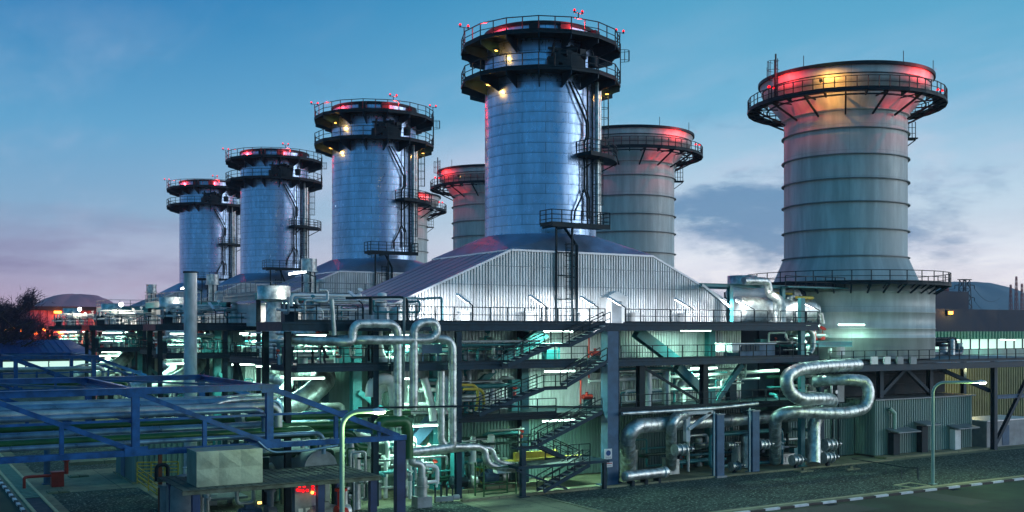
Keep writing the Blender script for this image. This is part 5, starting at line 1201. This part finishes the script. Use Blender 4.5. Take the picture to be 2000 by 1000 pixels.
# corrugated corner cabin
t = thing('grey_cabin', 'grey ribbed cabin under the blue bridge, left of the yellow railings', 'cabin', (19, 86, 0))
a = Pz(264, 944); a = Vector((a.x, a.y, 0)); b = Pz(231, 922)
mb = MB(); corrugated(mb, (a.x, a.y, 0), (a.x + 5.5, a.y, 0), lambda x: .12, lambda x: 4.6, pitch=.45, dep=.12); corrugated(mb, (a.x, a.y + 7.5, 0), (a.x, a.y, 0), lambda x: .12, lambda x: 4.6, pitch=.45, dep=.12, out=(-1, 0, 0)); mb.quad((a.x, a.y, 4.6), (a.x + 5.5, a.y, 4.6), (a.x + 5.5, a.y + 7.5, 4.6), (a.x, a.y + 7.5, 4.6)); mb.obj('wall', M['corr_g'], t)
MB().bx((a.x - .16, a.y + 3.4, .1), (a.x - .125, a.y + 5, 2.4)).obj('door', M['slate'], t); MB().bx((a.x - .3, a.y - .3, 0), (a.x + 5.6, a.y + 7.7, .12)).obj('plinth', M['concrete'], t)
cl = cluster((18, 69, .1), (28, 79, 4.3), 91, 12, 'dim tangle of pipes under the right half of the blue bridge', rr=(.08, .24), mats=('darkpipe', 'alu2', 'bluepipe', 'rust'), nv=7)
cl = cluster((27.3, 66.5, .1), (29.0, 68.5, 5.0), 97, 10, 'green and silver vertical tube bundle beside the blue bridge column', rr=(.04, .09), mats=('green', 'alu2', 'darkpipe', 'alu'), nv=2)
valve_tower(722, 975, 5.2, .9, 'dim silver column with a box collar behind the shed', m='alu2')
# trench with green grating, red hydrant, poles
t = thing('trench_grating', 'pale green slatted grating over the trench along the yard edge', 'grating', (9.6, 90, 0))
MB().bx((9.0, 70, .01), (9.22, 130, .09)).obj('edging', M['yline'], t); MB().bx((10.3, 70, .01), (10.52, 130, .09)).obj('edging', M['yline'], t); MB().bx((9.24, 70, .006), (10.28, 130, .012)).obj('trench_floor', M['dark'], t)
mb = MB(); y = 84.5
while y < 128: mb.bx((9.23, y, .03), (10.29, y + .30, .08)); y += .75
mb.bx((9.5, 84.5, .015), (9.56, 128, .028)); mb.bx((9.95, 84.5, .015), (10.01, 128, .028)); mb.obj('slats', M['gratg'] if 'gratg' in M else M['teal'], t)
p = Pz(112, 950); t = thing('red_hydrant', 'red hydrant box with a red pipe beside the grating', 'hydrant', p)
MB().box(p + Vector((0, 0, .55)), (.9, .7, 1.1)).box(p + Vector((0, 0, 1.14)), (1.0, .8, .08)).obj('box', M['red'], t); MB().cyl(p + Vector((.7, .3, .9)), p + Vector((.7, .3, 1.9)), .16, n=10).cyl(p + Vector((.7, .3, 1.9)), p + Vector((.7, .3, 2.1)), .26, n=10).obj('valve', M['red'], t)
MB().tube(fillet([p + Vector((-.4, 0, .9)), p + Vector((-2.2, 0, .9)), p + Vector((-2.4, -.1, .85)), p + Vector((-2.4, -.1, 0))], .4), .12, 10).obj('pipe', M['red'], t)
p = Pz(92, 946); solo(MB().cyl(p, p + Vector((0, 0, 5.0)), .27, .22, n=14).box(p + Vector((0, 0, .05)), (.7, .7, .1)), 'support_pole', M['slate'], 'slate blue round pole beside the red hydrant', 'pole')
p = Pz(200, 903); solo(MB().box(p + Vector((0, 0, .15)), (6, 2.4, .3)), 'concrete_slab', M['concrete'], 'low concrete slab left of the grey cabin', 'slab')
for px, py, lb in ((153, 931, 'upper'), (113, 962, 'lower')):
    p = Pz(px, py); p.z = .014; solo(MB().box(p + Vector((0, 0, .05)), (1.5, 1.2, .1)).box(p + Vector((0, 0, .12)), (1.2, .9, .05)), 'manhole_cover', M['concrete'], lb + ' pale manhole slab in the dark gravel by the hydrant', 'manhole')
# frame outline in the gravel next to the street lamp and a low pipe rail
p = [Pz(x, y, .02) for x, y in ((1747, 948), (1778, 943), (1816, 949), (1784, 953))]
mb = MB(); [mb.beam(p[i], p[(i + 1) % 4], .16, .08) for i in range(4)]; solo(mb, 'kerb_frame', M['yline'], 'pale rectangular kerb frame in the gravel by the street lamp', 'frame')
solo(MB().beam(Pv(1664, 896, 66), Pv(1775, 914, 61.5), .07).beam(Pv(1775, 914, 61.5), Pv(1793, 914, 61), .09).beam(Pv(1793, 914, 61), Pz(1793, 937, 0), .09).beam(Pv(1761, 914, 62), Pz(1761, 934, 0), .09).beam(Pv(1730, 908, 63.3), Pz(1730, 930, 0), .07), 'low_railing', M['dark'], 'low thin rail crossing the gravel right of the S bend pipes', 'railing')
for px, py, lb in ((1570, 921, 'left'), (1661, 917, 'right')): p = Pz(px, py); solo(MB().box(p + Vector((0, 0, .06)), (1.6, .8, .12)).box(p + Vector((0, 0, .2)), (.3, .3, .2)), 'footing', M['concrete'], lb + ' pale concrete footing in the gravel below the S bend', 'footing')

for k_, (x, y) in enumerate(((58.2, 52.75), (72.0, 52.75), (88, 52.75))):
    t = thing('drain_grate', ['nearest', 'middle', 'farthest'][k_] + ' small iron drain grate in the road against the striped kerb', 'drain', (x, y, -.12))
    mb = MB(); [mb.bx((x - .4 + i * .1, y - .28, -.115), (x - .36 + i * .1, y + .28, -.095)) for i in range(9)]; mb.bx((x - .42, y - .3, -.115), (x + .46, y - .26, -.09)); mb.bx((x - .42, y + .26, -.115), (x + .46, y + .3, -.09)); mb.obj('grate', M['dark'], t)
# ================================================================== RIGHT BUILDINGS
t = thing('ribbed_building', 'grey green ribbed building below the nearest bypass stack', 'building', (89, 69.3, 0))
mb = MB(); corrugated(mb, (82.6, 69.2, 0), (97.4, 69.2, 0), lambda x: .2, lambda x: 5.5, pitch=.34, dep=.08); corrugated(mb, (82.6, 80, 0), (82.6, 69.2, 0), lambda x: .2, lambda x: 5.5, pitch=.34, dep=.08, out=(-1, 0, 0)); mb.quad((97.4, 69.2, .2), (97.4, 80, .2), (97.4, 80, 5.5), (97.4, 69.2, 5.5)); mb.obj('wall', M['corr_g'], t)
MB().bx((82.3, 68.9, 5.5), (97.7, 80.2, 5.62)).obj('roof', M['grey'], t)
MB().bx((82.3, 67.6, 0), (98, 69.1, .2)).obj('plinth', M['concrete'], t)
def awning(x0, x1, z, dep, sup): 
    mb = MB(); mb.add([(x0, 69.1, z + .15), (x1, 69.1, z + .15), (x1, 69.1 - dep, z - .1), (x0, 69.1 - dep, z - .1), (x0, 69.1, z + .05), (x1, 69.1, z + .05), (x1, 69.1 - dep, z - .2), (x0, 69.1 - dep, z - .2)], [(0, 3, 2, 1), (4, 5, 6, 7), (3, 7, 6, 2), (0, 4, 7, 3), (1, 2, 6, 5)]); mb.obj('awning', M['grey'], t)
    MB().bx((x0 + .3, 68.4, .2), (x0 + 1.2, 69.05, z - .3)).obj(sup, M['dark'] if sup == 'machine' else M['white'], t)
awning(84, 87.2, 2.6, 1.6, 'machine'); awning(88.2, 90.3, 3.1, 1.5, 'machine'); awning(93.3, 96.6, 2.5, 1.4, 'cabinet')
MB().tube([(84.8, 68.7, 2.7), (84.8, 68.7, 4.2), (84.3, 68.9, 4.7)], .22, 10).obj('vent_pipe', M['lpole'], t)
solo(MB().bx((76, 72.5, 5.7), (97.5, 92, zb - .5)).bx((76, 72.3, 6.6), (97.5, 72.45, 6.8)).bx((76, 72.3, 7.6), (97.5, 72.45, 7.8)), 'deck_shade_box', M['dark'], 'dark slatted box added for the shade between the ribbed building and the deck above', 'shade box')  # dark box added to fill the shaded gap under the deck
t = thing('ribbed_annex', 'darker ribbed wall behind the S bend pipes with dark vertical pipes', 'building', (79, 71, 0))
mb = MB(); corrugated(mb, (73.5, 71.6, 0), (82.4, 71.6, 0), lambda x: .1, lambda x: 5.2, pitch=.34, dep=.08); mb.quad((73.5, 71.6, 5.2), (82.4, 71.6, 5.2), (82.4, 79, 5.2), (73.5, 79, 5.2)); mb.quad((73.5, 79, .1), (73.5, 71.6, .1), (73.5, 71.6, 5.2), (73.5, 79, 5.2)); mb.obj('wall', M['corr_g'], t)
for x in (79.2, 80.0): MB().tube([(x, 71.4, .1), (x, 71.4, 5.4), (x, 73, 5.5)], .09, 8, .4).obj('conduit', M['dark'], t)
p = Pz(1964, 871); t = thing('grey_kiosk', 'plain grey kiosk box at the right edge', 'kiosk', (p.x, p.y, 0))
MB().bx((p.x - 3.2, p.y, 0), (p.x + 5, p.y + 4, 2.7)).obj('body', M['grey'], t); MB().bx((p.x - 3.35, p.y - .15, 2.7), (p.x + 5.1, p.y + 4.1, 2.82)).obj('roof', M['trim'], t); MB().bx((p.x - .6, p.y - .04, .1), (p.x + .6, p.y - .005, 2.2)).obj('door', M['slate'], t)
# far ribbed yellow-lit hall seen under the deck at the right
t = thing('ribbed_hall', 'pale ribbed hall lit yellow, seen below the deck at the right edge', 'building', (115, 84, 0))
mb = MB(); corrugated(mb, (104, 84, 0), (140, 84, 0), lambda x: .1, lambda x: 8.0, pitch=.5, dep=.12); mb.obj('wall', M['corr_y'], t); mb = MB(); mb.add([(104, 84, 8), (140, 84, 8), (140, 95, 8.6), (104, 95, 8.6)], [(0, 1, 2, 3)]); mb.obj('roof', M['trim'], t)
light('POINT', (112, 79.5, 7.6), 420, (1, .92, .45), parent=t, rad=.4)
# long dark hall behind right, with lit window strip
t = thing('dark_hall', 'long dark hall with green eave and lit window strip at the right', 'building', (150, 120, 0))
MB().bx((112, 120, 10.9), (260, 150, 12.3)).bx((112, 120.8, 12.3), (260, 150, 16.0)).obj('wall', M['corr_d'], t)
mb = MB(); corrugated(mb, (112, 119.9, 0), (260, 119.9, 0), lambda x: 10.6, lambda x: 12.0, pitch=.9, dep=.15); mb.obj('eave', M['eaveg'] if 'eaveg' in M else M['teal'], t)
MB().bx((112, 121, 0), (260, 121.3, 8.7)).obj('lower_wall', M['corr_g'], t)
MB().bx((112, 121.4, 8.7), (260, 121.6, 10.9)).obj('lit_window', M['winl'], t)
x = 113
while x < 200: MB().bx((x, 121.2, 8.7), (x + .18, 121.38, 10.9)).obj('mullion', M['dark'], t); x += 2.6
MB().bx((137, 125, 16), (175, 150, 19.4)).obj('rooftop_block', M['corr_d'], t)
t0_ = t
for px, lb in ((1858, 'left'), (1968, 'right')):
    a = Pv(px - 14, 662, 118); b = Pv(px + 14, 672, 112); b.z = a.z
    fluor(a, b, lb + ' bright tube lamp before the lit window strip of the dark hall', 500)
p = Pv(1855, 611, 120.6); t = thing('wall_lamp', 'orange lamp glowing on the wall of the dark hall', 'lamp', p); MB().box(p, (1.6, .3, .9)).obj('housing', M['dark'], t); MB().box(p + Vector((0, -.2, 0)), (1.1, .1, .5)).obj('lens', M['orange'], t); light('POINT', p + Vector((0, -1.2, 0)), 300, (1, .45, .1), parent=t, rad=.3)
# pylons and masts
def lattice(p, h, w0, w1, label, m, n=9, name='pylon', cat='pylon', arms=True, r=.22):
    p = Vector(p); t = thing(name, label, cat, p); mb = MB(); lv = []
    for i in range(n + 1):
        k = i / n; w_ = w0 + (w1 - w0) * k; lv.append([p + Vector((sx * w_ / 2, sy * w_ / 2, h * k)) for sx, sy in ((-1, -1), (1, -1), (1, 1), (-1, 1))])
    for a, b in zip(lv, lv[1:]):
        for k in range(4): mb.beam(a[k], b[k], r); mb.beam(a[k], b[(k + 1) % 4], r * .6); mb.beam(a[(k + 1) % 4], b[k], r * .6); mb.beam(b[k], b[(k + 1) % 4], r * .6)
    mb.obj('lattice', m, t)
    if arms:
        for z in (.62, .78, .93): 
            for s_ in (-1, 1): q = MB(); e = p + Vector((RU, RV, 0)) * s_ * (w1 / 2 + 2.4) + Vector((0, 0, h * z)); q.beam(p + Vector((0, 0, h * z)), e, r * .8); q.beam(p + Vector((0, 0, h * (z + .03))), e, r * .6); q.cyl(e, e - Vector((0, 0, 1.2)), .15, n=6); q.obj('cross_arm', m, t)
        MB().box(p + Vector((0, 0, h)), (w1 * 1.7, w1 * 1.2, .3)).obj('top_bar', m, t)
    return t
pp_ = PZ(1884, 643, 400); pp_.z = 0; lattice(pp_, 31.2, 5.5, 2.6, 'dark lattice pylon with cross arms, right background', M['dark'])
M['mast'] = mat('red_white_mast', (.45, .12, .12), .6)
for px, y, lb in ((1846, 562, 'left thin red mast beside the dark pylon'), (1851, 553, 'taller thin red mast beside the dark pylon'), (1818, 568, 'pale thin mast just right of the bypass stack'), (1974, 556, 'left of the masts above the dark hall'), (1985, 540, 'tallest of the masts above the dark hall'), (1996, 554, 'right of the masts above the dark hall')):
    q = PZ(px, 643, 450); q.z = 0; lattice(q, H + (643 - y) * 450 / 2060, 2.2, .5, lb, M['mast'], 16, 'radio_mast', 'mast', False, .13)
dr_ = Vector((RU, RV, 0))
for s_ in (-1, 1):
    for z in (.62, .78, .93):
        a = pp_ + dr_ * s_ * 3.7 + Vector((0, 0, 31.2 * z - 1.2)); b = a + dr_ * s_ * 46 + Vector((30, 60, -1.5)); pts = [a.lerp(b, k / 10) - Vector((0, 0, 3.2 * (1 - (2 * k / 10 - 1) ** 2))) for k in range(11)]
        solo(MB().tube(pts, .07, 5), 'power_line', M['dark'], ('left' if s_ < 0 else 'right') + ' hand ' + {.62: 'lowest', .78: 'middle', .93: 'topmost'}[z] + ' wire strung from the dark pylon', 'wire', 'wires of the dark pylon')

# ================================================================== LEFT BACKGROUND
t = thing('blue_roofed_shed', 'long shed with dark blue ribbed roof at the left edge', 'shed', (10, 150, 0))
ea = Pv(60, 690, 150).z; rg = Pv(60, 664, 160).z
mb = MB(); x = -30
mb.add([(-30, 150, ea), (25.0, 150, ea), (23.4, 160, rg), (-30, 160, rg), (-30, 170, ea), (25, 170, ea)], [(0, 1, 2, 3), (3, 2, 5, 4)]); mb.add([(-30, 150, ea - .6), (25, 150, ea - .6), (25, 150, ea), (-30, 150, ea)], [(0, 1, 2, 3)]); mb.add([(25, 150, ea), (25, 170, ea), (23.4, 160, rg)], [(0, 1, 2)])
while x < 23: mb.beam((x, 150, ea + .03), (x, 160, rg + .03), .12, .1); x += .9
mb.obj('roof', M['rblue'], t)
mb = MB(); mb.bx((-29, 151, 0), (24, 151.3, ea - 2.3)); mb.bx((-29, 151, ea - 1.1), (24, 151.3, ea - .6)); mb.bx((23.6, 151.4, 0), (24, 169, ea - .1)); mb.obj('wall', M['grey'], t)
x = -28
while x < 22.5: MB().bx((x, 151.3, ea - 2.3), (x + 2.6, 151.4, ea - 1.1)).obj('lit_window', M['winl'], t); x += 2.8
t = thing('purple_hall', 'big purple grey ribbed hall behind the far silencers, glowing red at its foot', 'building', (60, 281, 0))
mb = MB(); corrugated(mb, (32, 281, 0), (150, 281, 0), lambda x: 8, lambda x: 17.0, pitch=1.6, dep=.3); corrugated(mb, (33, 320, 0), (33, 281, 0), lambda x: 8, lambda x: 17, pitch=1.6, dep=.3, out=(-1, 0, 0)); mb.obj('upper_wall', M['purple'], t)
MB().bx((32.4, 281.4, 0), (150, 320, 8)).obj('lower_wall', M['redlit'], t); MB().bx((31, 279.6, 17.0), (151, 321, 18)).obj('roof', M['dark'], t)
for x in (38, 42, 50): MB().box((x, 279.5, 16.6), (1.6, .5, .5)).obj('wall_lamp', M['orange'], t); light('POINT', (x, 278.3, 16.4), 900, (1, .12, .03), parent=t, rad=.4)
sod = thing('sodium_lamp', '', 'street lamp', (0, 0, 0), 'orange sodium lamps in the far car park')
MB().cyl((0, 0, 0), (0, 0, 12), .14, .08, n=8).tube([(0, 0, 12), (.5, 0, 12.5), (1.6, 0, 12.6)], .07, 8).obj('pole', M['grey'], sod); MB().dome((1.9, 0, 12.6), (0, 0, -1), .55, .4, 12, 4).obj('lens', M['orange'], sod)
MB().box((1.9, 0, 12.7), (1.2, .6, .18)).obj('lamp_head', M['grey'], sod); light('POINT', (1.9, 0, 11.6), 3200, (1, .09, .02), parent=sod, rad=.5)
spots = [(12, 645, 205), (29, 642, 225), (43, 646, 200), (70, 652, 190), (88, 645, 215), (119, 651, 185), (4, 652, 190), (58, 650, 250)]
oname = ['leftmost but one', 'second', 'third', 'fourth', 'fifth', 'sixth and tallest', 'leftmost', 'faintest']
for i, (x, y, Z) in enumerate(spots):
    q = PZ(x, y, Z); o = sod if i == 0 else copy_tree(sod); o.location = (q.x - 1.9, q.y, q.z - 12.6 + .3)
    o['label'] = ['small orange lamp below the tree, left of the lamp pair', 'orange lamp below the tree, farther one of the close pair', 'orange lamp below the tree, nearer one of the close pair', 'lowest orange lamp below the tree, in the middle', 'orange lamp just left of the tall lit pole', 'nearest orange lamp on a tall pole before the red wall', 'orange lamp cut by the left edge below the tree', 'faint farthest orange lamp behind the tree'][i]
# red glow of parked machinery, put in as one red block
q = PZ(133, 668, 150); solo(MB().box((q.x, q.y, q.z - 3.5), (.9, 1.5, 7)).box((q.x, q.y, q.z + .06), (1.2, 1.8, .12)), 'red_glow_block', M['redlit'], 'narrow red block standing for a glow at the end of the blue roof', 'glow block')
# feathery tree
def tree(p, h, w_, label, seed=2, n=9000):
    random.seed(seed); p = Vector(p); t = thing('feathery_tree', label, 'tree', p); tk = MB(); lf = MB(); tips = []
    def limb(a, d_, L, r, dep):
        pts = [a]; q = a.copy(); dd = d_.copy()
        for k in range(4): dd = (dd + Vector((random.uniform(-.2, .2), random.uniform(-.2, .2), random.uniform(-.02, .16)))).normalized(); q = q + dd * L / 4; pts.append(q.copy())
        tk.tube(pts, r, 6)
        if dep == 0: tips.append((pts[1], dd)); tips.append((pts[-1], dd)); tips.append((pts[2], dd)); return
        for k in range(5):
            c = pts[random.randint(1, 4)]; a2 = random.uniform(0, 2 * PI); nd = (dd * .6 + Vector((math.cos(a2), math.sin(a2), random.uniform(-.1, .5)))).normalized(); limb(c, nd, L * random.uniform(.5, .7), r * .5, dep - 1)
    tk.tube([p, p + Vector((.2, 0, h * .3)), p + Vector((0, .1, h * .62))], .4, 8)
    for k in range(9):
        a = k * 2.4; z = h * (.42 + .055 * k); limb(p + Vector((0, 0, z)), Vector((math.cos(a), math.sin(a), .45)).normalized(), w_ * (.52 - .035 * k), .16, 1)
    tk.obj('trunk', M['bark'], t)
    for i in range(n):
        c, dd = random.choice(tips); c = c + Vector([random.gauss(0, .55) for _ in range(3)]); d2 = (dd + Vector([random.gauss(0, .5) for _ in range(3)])).normalized(); s_ = d2.cross(Vector((random.random(), random.random(), .3))).normalized() * random.uniform(.03, .06); L = random.uniform(.5, 1.1)
        lf.add([c - s_, c + s_, c + d2 * L], [(0, 1, 2)])
    lf.obj('crown', M['foliage'], t)
q = PZ(30, 643, 150); tree((q.x, q.y, 0), 17.2, 8.5, 'dark feathery tree against the pink hill at the left edge', 2)
q = PZ(-25, 643, 140); tree((q.x, q.y, 0), 15.5, 11, 'lower dark tree mostly cut off by the left edge', 7, 3000)
# person working on the middle deck
def person(p, label):
    p = Vector(p); t = thing('person', label, 'person', p)
    f = Vector((-RU, -RV, 0)); sd = Vector((-f.y, f.x, 0)); S_ = .88
    def J(a, b, z): return p + f * a * S_ + sd * b * S_ + Vector((0, 0, z * S_))
    vs = [(J(0, 0, .92), .15), (J(.05, 0, 1.12), .14), (J(.14, 0, 1.34), .16), (J(.22, 0, 1.47), .06), (J(.27, 0, 1.55), .085), (J(.29, 0, 1.68), .095),
          (J(-.02, .10, .86), .10), (J(.04, .11, .48), .065), (J(-.04, .11, .07), .045), (J(.14, .11, .03), .035),
          (J(-.02, -.10, .86), .10), (J(.0, -.12, .48), .065), (J(-.08, -.12, .07), .045), (J(.10, -.12, .03), .035),
          (J(.16, .20, 1.38), .065), (J(.36, .22, 1.22), .045), (J(.60, .16, 1.28), .035), (J(.68, .15, 1.29), .03),
          (J(.16, -.20, 1.38), .065), (J(.30, -.23, 1.14), .045), (J(.54, -.16, 1.20), .035), (J(.62, -.15, 1.21), .03)]
    es = [(0, 1), (1, 2), (2, 3), (3, 4), (4, 5), (0, 6), (6, 7), (7, 8), (8, 9), (0, 10), (10, 11), (11, 12), (12, 13), (2, 14), (14, 15), (15, 16), (16, 17), (2, 18), (18, 19), (19, 20), (20, 21)]
    me = bpy.data.meshes.new('body'); me.from_pydata([v - p for v, r in vs], es, []); me.materials.append(M['cloth'])
    o = bpy.data.objects.new('body', me); COL.objects.link(o); o.parent = t
    md = o.modifiers.new('skin', 'SKIN'); md.use_smooth_shade = True
    for i, (v, r) in enumerate(vs): me.skin_vertices[0].data[i].radius = (r * S_, r * S_)
    me.skin_vertices[0].data[0].use_root = True
    sb_ = o.modifiers.new('sub', 'SUBSURF'); sb_.levels = 1; sb_.render_levels = 2
    MB().dome(J(.285, 0, 1.66), (0, 0, 1), .125, .13, 14, 4).cyl(J(.30, 0, 1.65), J(.30, 0, 1.67), .15, n=14).obj('cap', M['navy'], t)
    return t
q = Pv(634, 711, 69.4); person((q.x, 69.4, ZM), 'worker in dark overalls leaning over a handwheel on the middle deck')
t = thing('handwheel_stand', 'dark stand with handwheel in front of the worker', 'valve', (q.x - .8, 69.8, ZM)); g = Vector((q.x - .75, 69.75, ZM))
MB().cyl(g, g + Vector((0, 0, .95)), .1, n=10).box(g + Vector((0, 0, .05)), (.5, .5, .1)).obj('stand', M['dark'], t); MB().cyl(g + Vector((0, 0, .95)), g + Vector((0, 0, 1.0)), .32, n=16).obj('handwheel', M['dark'], t)

# ================================================================== AIR
hz = MB(); hz.bx((-1600, -60, -1.2), (2000, 1900, 120)); m = bpy.data.materials.new('haze'); m.use_nodes = True; t = NT(m.node_tree); t.n.clear()
pv = t.new('ShaderNodeVolumePrincipled'); pv.inputs['Color'].default_value = (.82, .80, .92, 1); pv.inputs['Density'].default_value = .00017
t.l.new(pv.outputs[0], t.new('ShaderNodeOutputMaterial').inputs['Volume'])
hz.obj('haze', m, kind='stuff')
